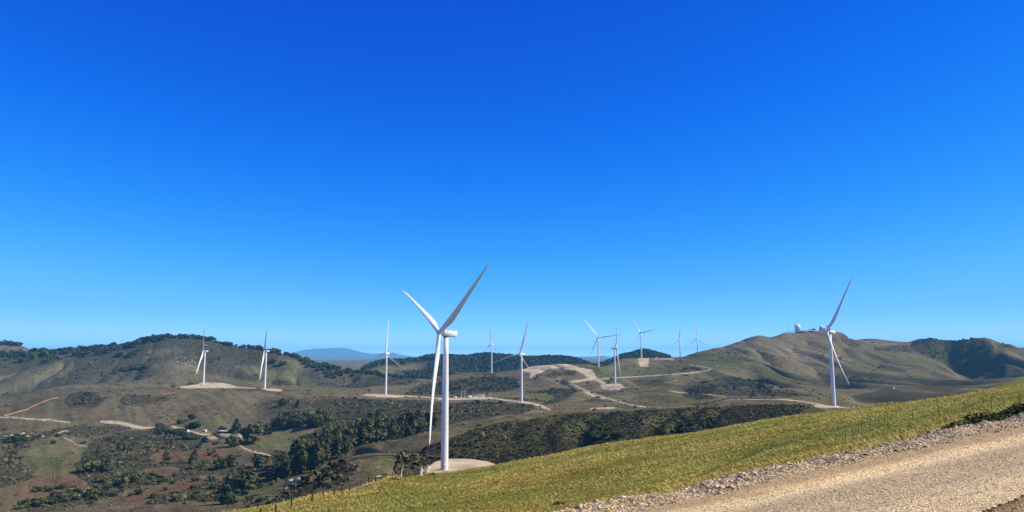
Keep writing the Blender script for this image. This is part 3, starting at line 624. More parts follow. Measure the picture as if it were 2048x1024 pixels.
def ground_material():
    m, t, b = new_mat('hill_ground'); B = NB(t)
    ca = B.n('ShaderNodeVertexColor', layer_name='cover'); cs = B.n('ShaderNodeSeparateColor'); B.l(ca.outputs[0], cs.inputs[0])
    cb = B.n('ShaderNodeVertexColor', layer_name='soil'); cs2 = B.n('ShaderNodeSeparateColor'); B.l(cb.outputs[0], cs2.inputs[0])
    P = B.pos(); PF = B.pos((1, 1, 0.3))
    big = B.noise(P, 0.006, 4); mid = B.noise(P, 0.03, 4); fine = B.noise(P, 0.16, 4, 0.65); vf = B.noise(P, 0.6, 3, 0.6)
    dry = B.mix(B.ramp(big, .35, .65), (.098, .078, .052), (.164, .131, .087))
    dry = B.mix(B.ramp(mid, .45, .68), dry, (.122, .109, .062))
    dry = B.mix(B.ramp(mid, .45, .30), dry, (.088, .068, .052))
    grn = B.mix(B.ramp(mid, .35, .65), (.106, .112, .050), (.086, .100, .040))
    gf = B.math('MULTIPLY', cs.outputs[1], B.ramp(mid, .25, .6, .45, 1.1), True)
    col = B.mix(gf, dry, grn)
    col = B.mix(B.math('MULTIPLY', cs2.outputs[0], B.ramp(fine, .3, .6, .6, 1.0), True), col, (.135, .072, .050))
    col = B.mix(B.math('MULTIPLY', cs2.outputs[2], .8), col, (.215, .175, .125))
    mpn = B.n('ShaderNodeMapping'); mpn.inputs['Rotation'].default_value = (0, 0, R(58)); B.l(P, mpn.inputs['Vector'])
    mps = B.n('ShaderNodeVectorMath', operation='MULTIPLY'); mps.inputs[1].default_value = (.006, .075, .02); B.l(mpn.outputs[0], mps.inputs[0])
    strk = B.noise(mps.outputs[0], 1.0, 4, .6)
    col = B.mix(.75, col, B.mix(B.ramp(strk, .3, .7), (.58, .55, .56), (1.38, 1.40, 1.34)), 'MULTIPLY')
    col = B.mix(.8, col, B.mix(B.ramp(fine, .28, .72), (.50, .50, .50), (1.42, 1.42, 1.42)), 'MULTIPLY')
    col = B.mix(.6, col, B.mix(B.ramp(vf, .3, .7), (.55, .55, .55), (1.40, 1.40, 1.40)), 'MULTIPLY')
    # brush: mask eroded by two noises so single bushes and gaps show
    br_n = B.math('ADD', B.math('MULTIPLY', fine, 0.65), B.math('MULTIPLY', mid, 0.45))
    bf = B.ramp(B.math('SUBTRACT', B.math('ADD', cs.outputs[0], 0.0), br_n), -.10, .10)
    brd = B.mix(B.ramp(vf, .35, .65), (.034, .038, .017), (.085, .080, .040))
    brl = B.mix(B.ramp(vf, .35, .65), (.042, .038, .027), (.104, .086, .062))
    brl = B.mix(B.ramp(mid, .42, .62), brl, B.mix(B.ramp(vf, .35, .65), (.036, .037, .022), (.084, .078, .046)))
    brc = B.mix(B.ramp(cs.outputs[0], .80, .94), brl, brd)
    col = B.mix(bf, col, brc)
    # outcrops
    vo = B.n('ShaderNodeTexVoronoi'); vo.inputs['Scale'].default_value = 0.12; B.l(P, vo.inputs['Vector'])
    rk = B.math('MULTIPLY', cs.outputs[2], B.ramp(vo.outputs['Distance'], .28, .2), True)
    col = B.mix(rk, col, (.36, .31, .24))
    # near meadow
    PG = B.pos((1, 1, 1)); g1 = B.noise(PG, 0.05, 4); g2 = B.noise(PG, 0.45, 4, .6); g3 = B.noise(PG, 2.6, 3, .6)
    mead = B.mix(B.ramp(g1, .38, .62), (.170, .172, .042), (.265, .240, .075))
    mead = B.mix(B.ramp(g2, .48, .68), mead, (.26, .225, .10))
    mead = B.mix(B.ramp(g2, .46, .32), mead, (.105, .135, .028))
    mead = B.mix(.6, mead, B.mix(g3, (.35, .35, .35), (1.6, 1.6, 1.6)), 'MULTIPLY')
    col = B.mix(cs2.outputs[1], col, mead)
    B.l(col, b.inputs['Base Color'])
    hh = B.math('ADD', B.math('MULTIPLY', fine, B.ramp(bf, 0, 1, .35, 1.6)), B.math('MULTIPLY', vf, .35))
    hn = B.math('MULTIPLY', B.math('ADD', B.math('MULTIPLY', g3, .12), B.math('MULTIPLY', g2, .35)), 1.0)
    hmix = B.n('ShaderNodeMix', data_type='FLOAT'); B.l(cs2.outputs[1], hmix.inputs[0]); B.l(hh, hmix.inputs[2]); B.l(hn, hmix.inputs[3])
    B.bump(hmix.outputs[0], 0.9, 3.0, b)
    b.inputs['Roughness'].default_value = 1.0; b.inputs['Specular IOR Level'].default_value = 0.0
    return m
M_GROUND = ground_material()

def dirt_material(name, c1, c2, scale):
    m, t, b = new_mat(name); B = NB(t); P = B.pos()
    n1 = B.noise(P, scale, 5, .6); n2 = B.noise(P, scale * 12, 3, .6)
    c = B.mix(B.ramp(n1, .35, .65), c1, c2); c = B.mix(.4, c, B.mix(n2, (.5, .5, .5), (1.5, 1.5, 1.5)), 'MULTIPLY')
    B.l(c, b.inputs['Base Color']); B.bump(n2, .4, .3, b); b.inputs['Specular IOR Level'].default_value = 0.05
    return m
M_DIRT = dirt_material('dirt', (.28, .232, .16), (.46, .395, .285), .09)
M_DIRT2 = dirt_material('pad_dirt', (.30, .245, .17), (.52, .435, .31), .055)

def flat(name, c, rough=.7, spec=.3, var=.12, scale=.8, metal=0):
    m, t, b = new_mat(name); B = NB(t); P = B.pos()
    n = B.noise(P, scale, 4, .6)
    B.l(B.mix(n, tuple(v * (1 - var) for v in c), tuple(min(1, v * (1 + var)) for v in c)), b.inputs['Base Color'])
    b.inputs['Roughness'].default_value = rough; b.inputs['Specular IOR Level'].default_value = spec; b.inputs['Metallic'].default_value = metal
    return m
M_WHITE = flat('white_paint', (.58, .58, .575), .45, .35, .04, .15)
M_BLADE = flat('blade_paint', (.62, .62, .615), .5, .3, .04, .1)
M_DARK = flat('dark_metal', (.05, .05, .055), .6)
M_STEEL = flat('galvanised_steel', (.40, .41, .42), .5, .4, .15, 2)
M_PALESTEEL = flat('pale_steel', (.62, .63, .64), .5, .4, .12, 2)
M_CONC = flat('concrete', (.42, .40, .36), .9, .1, .2, .7)
M_WOOD = flat('weathered_wood', (.050, .040, .032), .9, .1, .5, 6)
M_GREYWOOD = flat('bleached_wood', (.42, .37, .30), .9, .1, .4, 3)
M_BARK = flat('bark', (.060, .045, .033), .95, .05, .4, 3)
M_ORANGE = flat('orange_mesh', (.40, .185, .115), .8, .1, .2, .5)
M_REDROOF = flat('rusty_roof', (.20, .145, .12), .8, .1, .25, .6)
M_PALE = flat('pale_wall', (.55, .50, .43), .8, .1, .1, .5)
M_BROWNWALL = flat('brown_wall', (.10, .065, .05), .9, .1, .2, .7)
M_GLASS = flat('dark_glass', (.03, .035, .04), .15, .5, .1)
M_TYRE = flat('rubber', (.025, .025, .025), .9)
M_SILVER = flat('silver_paint', (.55, .56, .58), .35, .5, .05)
M_ROCK = flat('pale_rock', (.40, .35, .28), .95, .1, .3, .5)

def leaf_mat(name, c1, c2, scale=.25):
    m, t, b = new_mat(name); B = NB(t); P = B.pos()
    n = B.noise(P, scale, 3, .6); ti = B.n('ShaderNodeVertexColor', layer_name='tint')
    c = B.mix(B.ramp(n, .3, .7), c1, c2); c = B.mix(1.0, c, ti.outputs[0], 'MULTIPLY')
    oi = B.n('ShaderNodeObjectInfo'); c = B.mix(1.0, c, B.mix(oi.outputs['Random'], (.70, .76, .72), (1.42, 1.30, 1.20)), 'MULTIPLY')
    B.l(c, b.inputs['Base Color']); b.inputs['Roughness'].default_value = .75; b.inputs['Specular IOR Level'].default_value = .15
    return m
M_OAK = leaf_mat('oak_leaves', (.026, .040, .014), (.072, .080, .030), .12)
M_EUC = leaf_mat('eucalyptus_leaves', (.030, .038, .015), (.082, .084, .036), .1)
M_CON = leaf_mat('conifer_needles', (.022, .038, .017), (.055, .068, .030), .12)
M_BRUSH = leaf_mat('brush_leaves', (.044, .046, .025), (.102, .090, .056), .02)
M_WEED = leaf_mat('weed_leaves', (.10, .105, .045), (.23, .20, .10), .5)
M_GRASS = leaf_mat('grass_blades', (.255, .250, .058), (.440, .395, .118), .09)
_t = M_GRASS.node_tree; _b = _t.nodes['Principled BSDF']; _tr = _t.nodes.new('ShaderNodeBsdfTranslucent'); _mx = _t.nodes.new('ShaderNodeMixShader'); _mx.inputs[0].default_value = .30
_t.links.new(_b.inputs['Base Color'].links[0].from_socket, _tr.inputs[0]); _t.links.new(_b.outputs[0], _mx.inputs[1]); _t.links.new(_tr.outputs[0], _mx.inputs[2]); _t.links.new(_mx.outputs[0], _t.nodes['Material Output'].inputs[0])

# ------------------------------------------------------------------ build the sheet
VC = np.stack([GX, GY, GZ], -1).reshape(-1, 3)
cover = np.stack([brush, green, rock, np.ones_like(brush)], -1).reshape(-1, 4)
soil = np.stack([redd, fore, tan, np.ones_like(brush)], -1).reshape(-1, 4)
def sub_sheet(name, fmask, mat, with_attr=False):
    q = Q[fmask]; used = np.unique(q); mp = np.zeros(NU * NV, np.int32); mp[used] = np.arange(len(used))
    at_ = {'cover': cover[used], 'soil': soil[used]} if with_attr else None
    me = raw_mesh(name, VC[used], mp[q].ravel(), np.full(len(q), 4), mat, True, at_)
    return tag(mesh_obj(name, me), kind='structure')
g = sub_sheet('ground', (fc == 0) & ~drop, M_GROUND, True)
sub_sheet('dirt_road', fc == 1, M_DIRT)
for i in range(len(PADS)):
    if (fc == 2 + i).any(): sub_sheet('dirt_pad', fc == 2 + i, M_DIRT2)

# ------------------------------------------------------------------ near gravel road
def road_z(x, y):
    s = RN[0] * x + RN[1] * y; q = RD[0] * x + RD[1] * y
    z = road_plane(x, y) + berm(x, y)
    rut = -0.07 * np.exp(-((s - 8.2 - .2 * np.sin(q * .21)) / .35) ** 2) - 0.06 * np.exp(-((s - 9.9 - .2 * np.sin(q * .21 + .4)) / .35) ** 2)
    z = z + rut + .022 * fbm(q * .8, s * 2.2, 91, 3) + .012 * fbm(x * 5, y * 5, 93, 3) * (1 + 2 * np.exp(-((s - 12.3) / .8) ** 2))
    z = z + 0.20 * np.exp(-((s - 4.95) / .5) ** 2) * (1 + .6 * vnoise(q * .7, q * 0, 95))
    return z
qs = np.arange(-9, 47.01, 0.06); ss = np.arange(4.6, 13.01, 0.05)
QQ, SS = np.meshgrid(qs, ss)
XX = RD[0] * QQ + RN[0] * SS; YY = RD[1] * QQ + RN[1] * SS
edge = sstep(4.6, 5.0, SS) * sstep(13.0, 12.75, SS) * sstep(-9, -8.2, QQ) * sstep(47, 46, QQ)
gzz = gz(XX.ravel(), YY.ravel()).reshape(XX.shape)
ZZ = road_z(XX, YY) + 0.012
ZZ = np.where(edge < 1, (gzz - .06) * (1 - edge) + ZZ * edge, ZZ)
ii = np.arange(QQ.size).reshape(QQ.shape)
rq = np.stack([ii[:-1, :-1], ii[:-1, 1:], ii[1:, 1:], ii[1:, :-1]], -1).reshape(-1, 4)
def road_material():
    m, t, b = new_mat('gravel'); B = NB(t); g = B.n('ShaderNodeNewGeometry')
    def dot(v):
        o = B.n('ShaderNodeVectorMath', operation='DOT_PRODUCT'); o.inputs[1].default_value = (v[0], v[1], 0); B.l(g.outputs['Position'], o.inputs[0]); return o.outputs['Value']
    S_, Q_ = dot(RN), dot(RD)
    cb_ = B.n('ShaderNodeCombineXYZ'); B.l(B.math('MULTIPLY', Q_, .16), cb_.inputs[0]); B.l(B.math('MULTIPLY', S_, 1.5), cb_.inputs[1])
    lane = B.noise(cb_.outputs[0], 1.0, 5, .65); P = B.pos()
    n1 = B.noise(P, 1.3, 4, .6); n2 = B.noise(P, 20, 3, .7); n3 = B.noise(P, 48, 2, .65)
    SW = B.math('ADD', S_, B.math('MULTIPLY', B.math('SUBTRACT', n1, .5), 1.1))
    cr = B.n('ShaderNodeValToRGB'); el = cr.color_ramp.elements
    stops = [(4.6, (0.250, 0.160, 0.095)), (5.45, (0.266, 0.167, 0.086)), (5.8, (0.643, 0.467, 0.264)), (6.7, (0.783, 0.587, 0.345)), (8.1, (0.587, 0.446, 0.281)), (8.9, (0.462, 0.353, 0.230)), (9.4, (0.616, 0.467, 0.281)), (9.95, (0.80, 0.62, 0.39)), (10.4, (0.783, 0.574, 0.316)), (10.9, (0.517, 0.360, 0.195)), (11.5, (0.462, 0.333, 0.195)), (11.9, (0.476, 0.380, 0.258)), (13.2, (0.503, 0.413, 0.287))]
    el[0].position = 0; el[0].color = (*stops[0][1], 1); el[1].position = 1; el[1].color = (*stops[-1][1], 1)
    for p_, c_ in stops[1:-1]:
        e_ = el.new((p_ - 4.6) / 8.6); e_.color = (*c_, 1)
    B.l(B.ramp(SW, 4.6, 13.2), cr.inputs[0])
    c = B.mix(B.ramp(lane, .42, .66, 0, .5), cr.outputs[0], (.40, .31, .215))
    c = B.mix(.85, c, B.mix(B.ramp(n2, .33, .67), (.42, .40, .38), (1.62, 1.62, 1.62)), 'MULTIPLY')
    c = B.mix(.6, c, B.mix(B.ramp(n3, .33, .67), (.50, .50, .50), (1.52, 1.52, 1.52)), 'MULTIPLY')
    B.l(c, b.inputs['Base Color'])
    h = B.math('ADD', B.math('MULTIPLY', n2, 1.0), B.math('MULTIPLY', n3, .5)); B.bump(h, 1.0, .055, b)
    b.inputs['Specular IOR Level'].default_value = .05
    return m
rm = raw_mesh('gravel_road', np.stack([XX, YY, ZZ], -1).reshape(-1, 3), rq.ravel(), np.full(len(rq), 4), road_material(), True)
tag(mesh_obj('gravel_road', rm), kind='structure')

def scatter(name, base_list, pos, scl, tint, mat, rot=None, label=None, cat=None, tilt=0.0, flat_shade=True):
    """many copies of small shapes gathered in ONE stuff mesh"""
    n = len(pos); pick = rng.integers(0, len(base_list), n); ang = rng.random(n) * 6.283 if rot is None else rot
    Vs, Fs, Sz, Ts = [], [], [], []; off = 0
    for bi, (bv, bf, bt) in enumerate(base_list):
        idx = np.where(pick == bi)[0]
        if not len(idx): continue
        c, s = np.cos(ang[idx]), np.sin(ang[idx]); S = scl[idx]
        if S.ndim == 1: S = np.stack([S, S, S], -1)
        lx = bv[None, :, 0] * S[:, None, 0]; ly = bv[None, :, 1] * S[:, None, 1]; lz = bv[None, :, 2] * S[:, None, 2]
        x = lx * c[:, None] - ly * s[:, None] + pos[idx, None, 0]; y = lx * s[:, None] + ly * c[:, None] + pos[idx, None, 1]; z = lz + pos[idx, None, 2]
        Vs.append(np.stack([x, y, z], -1).reshape(-1, 3))
        k = bf.shape[1]; nf = bf.shape[0]
        fs = bf[None] + (np.arange(len(idx)) * len(bv))[:, None, None] + off
        Fs.append(fs.ravel()); Sz.append(np.full(nf * len(idx), k))
        tt = (bt[None, :, None] * tint[idx][:, None, :]); tt = np.concatenate([tt, np.ones(tt.shape[:2] + (1,))], -1)
        Ts.append(tt.reshape(-1, 4)); off += len(idx) * len(bv)
    me = raw_mesh(name, np.concatenate(Vs), np.concatenate(Fs), np.concatenate(Sz), mat, not flat_shade, {'tint': np.concatenate(Ts)})
    return tag(mesh_obj(name, me), label, cat, None, 'stuff')

def stone_base(seed):
    v, f = ICO[0]; g = np.random.default_rng(seed)
    v = v * (0.72 + 0.5 * g.random(12))[:, None] * np.array([1.15, .9, .62])
    return (v, np.array(f), np.ones(12))
M_STONE = leaf_mat('gravel_stones', (.27, .20, .125), (.62, .48, .31), 3)
n = 150000
q = -8 + 40 * rng.random(n) ** 1.0; s_ = np.where(rng.random(n) < .60, 12.4 + .52 * rng.standard_normal(n), 5 + 7.6 * rng.random(n))
s_ = np.clip(s_, 4.9, 14.4)
px_ = RD[0] * q + RN[0] * s_; py_ = RD[1] * q + RN[1] * s_
isb = (s_ > 11.4) | (s_ < 5.55)
zz = np.maximum(road_z(px_, py_), gz(px_, py_)); zz = np.where(s_ > 12.8, gz(px_, py_), road_z(px_, py_))
size = np.where(isb, .012 + .022 * rng.random(n) ** 2.2 + .04 * (rng.random(n) < .004), .008 + .016 * rng.random(n) ** 2.5)
tint = (0.42 + .88 * rng.random(n))[:, None] * np.where((s_ > 11.4)[:, None], np.array([.98, 1.0, 1.0]), np.where((s_ < 5.55)[:, None], np.array([.62, .5, .42]), np.array([1.05, 1.0, .92]))) * (1 + .12 * (rng.random((n, 3)) - .5))
scatter('gravel_stones', [stone_base(i) for i in range(6)], np.stack([px_, py_, zz + size * .25], -1), size, tint, M_STONE,
        label='loose pale gravel stones strewn along the dirt road and its berm', cat='gravel')

# ------------------------------------------------------------------ meadow grass
def tuft_base(seed, nb=9):
    g = np.random.default_rng(seed); v = []; f = []; t = []
    for i in range(nb):
        a = g.random() * 6.283; r = .16 * g.random(); lean = .25 + .55 * g.random(); h = .55 + .45 * g.random(); wd = .035 + .03 * g.random()
        bx, by = r * math.cos(a), r * math.sin(a); a2 = a + .8 * (g.random() - .5); dx, dy = math.cos(a2), math.sin(a2)
        n0 = len(v)
        v += [(bx - dy * wd, by + dx * wd, -.06), (bx + dy * wd, by - dx * wd, -.06), (bx + dx * lean * .45 - dy * wd * .7 + dy * wd * 1.4, by + dy * lean * .45 + dx * wd * .7 - dx * wd * 1.4, h * .65), (bx + dx * lean, by + dy * lean, h)]
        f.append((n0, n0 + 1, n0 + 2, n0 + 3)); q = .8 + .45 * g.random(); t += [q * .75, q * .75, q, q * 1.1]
    return (np.array(v), np.array(f), np.array(t))
n = 480000
yy_ = np.exp(rng.uniform(math.log(22), math.log(262), n)); tt_ = rng.uniform(-.50, .78, n); xx_ = tt_ * yy_
ss_ = RN[0] * xx_ + RN[1] * yy_
keep = (ss_ > 12.9 + 1.0 * rng.random(n) ** 2) & (rng.random(n) < np.clip((yy_ / 120) ** 1.0, .25, 1))
gzv = gz(xx_, yy_)
ppx, ppy = to_pix(xx_, yy_, gzv)
keep &= (ppy < 1060) & (ppx > 380) & (ppx < 2120)
lim = np.interp(ppx, [380, 440, 602, 700, 785, 885, 1005, 1304, 1566, 1817, 2048, 2120], [135, 135, 140, 145, 160, 205, 245, 262, 240, 205, 178, 175])
keep &= yy_ < lim
xx_, yy_, gzv = xx_[keep], yy_[keep], gzv[keep]
pn = fbm(xx_ / 9, yy_ / 9, 101, 3); pn2 = fbm(xx_ / 40, yy_ / 40, 103, 3)
sz_ = (.095 + .14 * rng.random(len(xx_)) ** 1.6) * (1 + .5 * np.clip(pn, -1, 1)) * np.clip(yy_ / 90, .75, 1.5) * np.where(rng.random(len(xx_)) < .07, 1.7, 1.0)
col_y = np.array([1.12, .98, 1.0]); col_g = np.array([.62, .84, .60]); col_d = np.array([1.25, 1.02, 1.55])
ppx, ppy = to_pix(xx_, yy_, gzv)
trail = inpoly(ppx, ppy, strip([(1395, 956), (1470, 925), (1560, 893), (1640, 868), (1720, 850), (1800, 834)], [5, 5, 4, 4, 3.5, 3])) | inpoly(ppx, ppy, strip([(768, 978), (775, 990), (800, 1004), (835, 1026)], [3, 4, 5, 7]))
dull = sstep(980, 700, ppx)
sz_ = np.where(trail, sz_ * .7, sz_)
wv = np.clip(.62 + .9 * pn2 + .6 * pn - .25 * dull, 0, 1)[:, None]
tint = (col_y * wv + col_g * (1 - wv)) * (.50 + .80 * rng.random((len(xx_), 1)))
tint = np.where(trail[:, None], tint * np.array([.36, .50, .40]), tint)
dr = (rng.random(len(xx_)) < .14 + .2 * (pn2 < -.25) + .35 * dull * (pn > -.1))[:, None]; tint = np.where(dr, tint * .35 + col_d * .62, tint)
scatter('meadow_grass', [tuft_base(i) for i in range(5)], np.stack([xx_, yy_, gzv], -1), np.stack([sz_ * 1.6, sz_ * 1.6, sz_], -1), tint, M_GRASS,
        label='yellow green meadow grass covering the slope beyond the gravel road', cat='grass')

# ------------------------------------------------------------------ brush on the hills
def bush_base(seed, nq=22):
    g = np.random.default_rng(seed); v = []; f = []; t = []
    for i in range(nq):
        d = g.standard_normal(3); d[2] = abs(d[2]) * .9 + .05; d /= np.linalg.norm(d)
        p = d * np.array([1, 1, .8]) * (.55 + .45 * g.random()); nrm = d + .6 * g.standard_normal(3); nrm /= np.linalg.norm(nrm)
        a = np.cross(nrm, [0.3, .2, 1]); a /= np.linalg.norm(a); b = np.cross(nrm, a); s = .34 + .26 * g.random(); n0 = len(v)
        for (i1, i2) in ((-1, -.8), (1, -1), (.9, 1), (-1.1, .9)): v.append(p + a * i1 * s + b * i2 * s)
        f.append((n0, n0 + 1, n0 + 2, n0 + 3)); q = .55 + .75 * g.random(); t += [q] * 4
    v = np.array(v); v[:, 2] = np.maximum(v[:, 2], -.15)
    return (v, np.array(f), np.array(t))
dA = np.zeros(GX.shape)
dA[:-1, :-1] = np.abs((GX[:-1, 1:] - GX[:-1, :-1]) * (GY[1:, :-1] - GY[:-1, :-1]))
dens = np.where(brush > .5, .020 * brush, np.where(brush > .2, .004 * brush, .0005 + .0030 * np.clip(fbm(GX / 90, GY / 40, 111, 3) + .05, 0, 1))) * (GY > 330) * (GY < 2750) * VIS * (gcls == 0) * (fore < .3)
dens = dens * np.clip(1300 / np.maximum(GY, 1), .55, 2.0) * np.where((GY < 1250) & (PX < 700), 2.0, 1.2) * np.where(brush > 1.1, 2.2, 1.0)
dens[:, (U < -.74) | (U > .74)] = 0
lam = dens * dA
cnt = rng.poisson(lam)
ri, ci = np.nonzero(cnt); rep = np.repeat(np.arange(len(ri)), cnt[ri, ci])
ri, ci = ri[rep], ci[rep]; ok = (ri < NV - 1) & (ci < NU - 1); ri, ci = ri[ok], ci[ok]
bx = GX[ri, ci] + rng.random(len(ri)) * (GX[ri, ci + 1] - GX[ri, ci]); by = GY[ri, ci] + rng.random(len(ri)) * (GY[ri + 1, ci] - GY[ri, ci])
bz = gz(bx, by); bb = brush[ri, ci]
rad = (.55 + 1.2 * rng.random(len(bx)) ** 2 + 2.6 * (rng.random(len(bx)) < np.where((by < 1150) & (bx < -20), .14, np.where(by < 1000, .015, .07))) * rng.random(len(bx))) * (1 + .35 * ((bb > .84) & (bb < 1.1))) * np.clip(by / 1300, .75, 1.25)
tint = (.65 + .7 * rng.random((len(bx), 1))) * (1 + .18 * (rng.random((len(bx), 3)) - .5)) * np.where(bb[:, None] > .9, .8, 1.2)
print('bushes', len(bx), 'grass', len(xx_))
scatter('hillside_brush', [bush_base(i) for i in range(6)], np.stack([bx, by, bz], -1), np.stack([rad * 1.15, rad * 1.15, rad * .95], -1), tint, M_BRUSH,
        label='dense dark coastal brush covering the hills and the valley', cat='brush')

# ------------------------------------------------------------------ trees
def crown(kind, seed, nq):
    g = np.random.default_rng(seed); lob = []
    if kind == 'oak':
        for i in range(7): a = g.random() * 6.283; r = .5 * g.random() ** .5; lob.append((r * math.cos(a), r * math.sin(a), .36 + .34 * g.random(), .26 + .14 * g.random(), .22 + .1 * g.random()))
        lob.append((0, 0, .42, .42, .36)); lob.append((0, 0, .22, .45, .2))
    elif kind == 'wind':
        for i in range(7): k = i / 6; lob.append((-.40 + .95 * k, .3 * (g.random() - .5), .30 + .42 * k + .08 * g.random(), .30 + .08 * g.random(), .15 + .08 * g.random()))
        lob.append((-.1, 0, .22, .45, .24)); lob.append((.2, 0, .25, .4, .25))
    elif kind == 'euc':
        for i in range(9): k = i / 8; a = g.random() * 6.283; r = .16 * g.random() * (1.2 - k * .6); lob.append((r * math.cos(a), r * math.sin(a), .22 + .72 * k, .15 + .07 * math.sin(3 * k) + .04 * g.random(), .11 + .05 * g.random()))
    elif kind == 'bigeuc':
        for i in range(10): k = i / 9; a = g.random() * 6.283; r = .30 * g.random() ** .5; lob.append((r * math.cos(a), r * math.sin(a), .22 + .62 * k, .22 + .08 * g.random(), .16 + .06 * g.random()))
    else:
        for i in range(9): k = i / 8; a = g.random() * 6.283; r = .07 * (1 - k); lob.append((r * math.cos(a), r * math.sin(a), .14 + .78 * k, .30 * (1 - k) ** .8 + .05, .10))
    lob = np.array(lob); wt = lob[:, 3] ** 2 * lob[:, 4]; wt = wt ** .6 / (wt ** .6).sum(); v = []; f = []; t = []
    lt = .75 + .5 * g.random(len(lob))
    for i in range(nq):
        l = g.choice(len(lob), p=wt); L = lob[l]; d = g.standard_normal(3); d /= np.linalg.norm(d)
        p = L[:3] + d * np.array([L[3], L[3], L[4]]) * (.6 + .45 * g.random()); nrm = d + .55 * g.standard_normal(3); nrm /= np.linalg.norm(nrm)
        a = np.cross(nrm, [.3, .2, 1]); a /= np.linalg.norm(a); b = np.cross(nrm, a); s = (.055 + .05 * g.random()) * (1.0 if kind != 'euc' else .75); n0 = len(v)
        for (i1, i2) in ((-1, -.8), (1, -1), (.9, 1), (-1.1, .9)): v.append(p + a * i1 * s + b * i2 * s)
        f.append((n0, n0 + 1, n0 + 2, n0 + 3)); q = lt[l] * (.7 + .6 * g.random()); t += [q] * 4
    return np.array(v), np.array(f), np.array(t)
TREES = {}
for kd, mt, nv_, nq in (('oak', M_OAK, 4, 420), ('wind', M_OAK, 4, 420), ('euc', M_EUC, 5, 420), ('bigeuc', M_EUC, 2, 700), ('con', M_CON, 3, 420)):
    TREES[kd] = []
    for i in range(nv_):
        v, f, t = crown(kd, 1000 + 37 * i + len(kd) * 7, nq)
        tc = np.concatenate([np.repeat(t[:, None], 3, 1), np.ones((len(t), 1))], 1)
        cm = raw_mesh('crown_' + kd, v, f.ravel(), np.full(len(f), 4), mt, False, {'tint': tc})
        B = MB()
        top = {'oak': .55, 'wind': .45, 'euc': .9, 'bigeuc': .7, 'con': .9}[kd]; r0 = {'oak': .05, 'wind': .045, 'euc': .022, 'bigeuc': .04, 'con': .028}[kd]
        lean = .25 if kd == 'wind' else .03
        B.tube([(0, 0, -.06), (lean * .2, .01, top * .35), (lean * .7, 0, top * .7), (lean, .02, top)], [r0 * 1.2, r0, r0 * .7, r0 * .3], 6)
        for k in range(4):
            a = k * 1.57 + i; z0 = top * (.45 + .1 * k); B.tube([(lean * .5, 0, z0), (lean * .5 + .15 * math.cos(a), .15 * math.sin(a), z0 + .12), (lean * .5 + .26 * math.cos(a), .26 * math.sin(a), z0 + .2)], [r0 * .5, r0 * .35, r0 * .15], 5)
        TREES[kd].append((cm, B.mesh('trunk_' + kd, M_BARK, True)))
def tree(name, kd, p, h, label, group=None, wide=1.0, rz=None, cat='tree'):
    cm, tm = TREES[kd][int(rng.integers(0, len(TREES[kd])))]
    r = empty(name, (p.x, p.y, p.z), (rng.random() * 6.283 if kd != 'wind' else (rng.random() - .5) * .7) if rz is None else rz)
    r.scale = (h * wide, h * wide, h); tag(r, label, cat, group)
    mesh_obj('trunk', tm, r); mesh_obj('crown', cm, r)
    return r

# oaks bent by the wind along the left crest (counted along the skyline)
lab = 'dark oak in the row of trees along the crest of the left hill'
G1 = 'oaks along the crest of the left hill'
def crest_y(px, y0, y1):
    ys = np.linspace(y0, y1, 240); t, _ = pix_ts(px, 705); z = gz(float(t) * ys, ys); return float(ys[int(np.argmax(z / ys))])
for px in np.arange(-30, 335, 6.6):
    for rep in range(2 if px < 270 else 1):
        p_ = px + rng.uniform(-3, 3); Y = crest_y(p_, 2200, 2460) - rng.uniform(5, 75 if px < 270 else 25) * (1 + rep)
        p = at(p_, Y, 705); tree('oak_tree', 'wind' if rng.random() < .6 else 'oak', p, rng.uniform(9, 23) * (1.1 if rep == 0 else .9), lab, G1, 1.1)
for px in np.arange(338, 545, 6.4):
    p_ = px + rng.uniform(-2.5, 2.5); Y = crest_y(p_, 2200, 2460) - rng.uniform(-5, 22)
    tree('oak_tree', 'oak', at(p_, Y, 690), rng.uniform(7, 18) * (1 if not 470 < px < 480 else .6), lab, G1, 1.1)
lab2 = 'round dark oak on the right shoulder of the left hill, running down to the saddle'
G2 = 'oaks on the right shoulder of the left hill'
for px in np.arange(546, 860, 4.6):
    p_ = px + rng.uniform(-2, 2); Y = crest_y(p_, 2150, 2420) - abs(rng.normal(0, 35))
    tree('oak_tree', 'oak', at(p_, Y, 730), rng.uniform(9, 15), lab2, G2, 1.2)
for (px, py) in [(640,735),(646,742),(652,748),(658,743),(664,752),(668,757),(672,750),(676,745),(682,752),(612,728),(618,733),(630,736),(687,744),(694,748),(655,755),(636,742)]:
    tree('oak_tree', 'oak', hit(px, py, 2000, 2600), rng.uniform(9, 15), 'round dark oak in the gully below the right shoulder of the left hill', 'oaks in the gully of the left hill', 1.2)
for px in (3, 9, 14, 20, 26, 34, 39):
    tree('oak_tree', 'oak', at(px, 2890, 692), rng.uniform(14, 24), 'dark oak on the tan field behind the left crest, at the edge of the picture', 'oaks on the field behind the left crest', 1.2)
for (px, Y, h) in ((139, 2640, 36), (128, 2680, 24)):
    pass
# dark hollow on the left hill face
for i in range(26):
    px = rng.uniform(245, 300); py = 742 - (px - 245) * .2 + rng.uniform(-5, 4)
    tree('oak_tree', 'oak', hit(px, py, 1990, 2420), rng.uniform(7, 12), 'small dark oak in the hollow on the face of the left hill', 'oaks in the hollow of the left hill', 1.3)
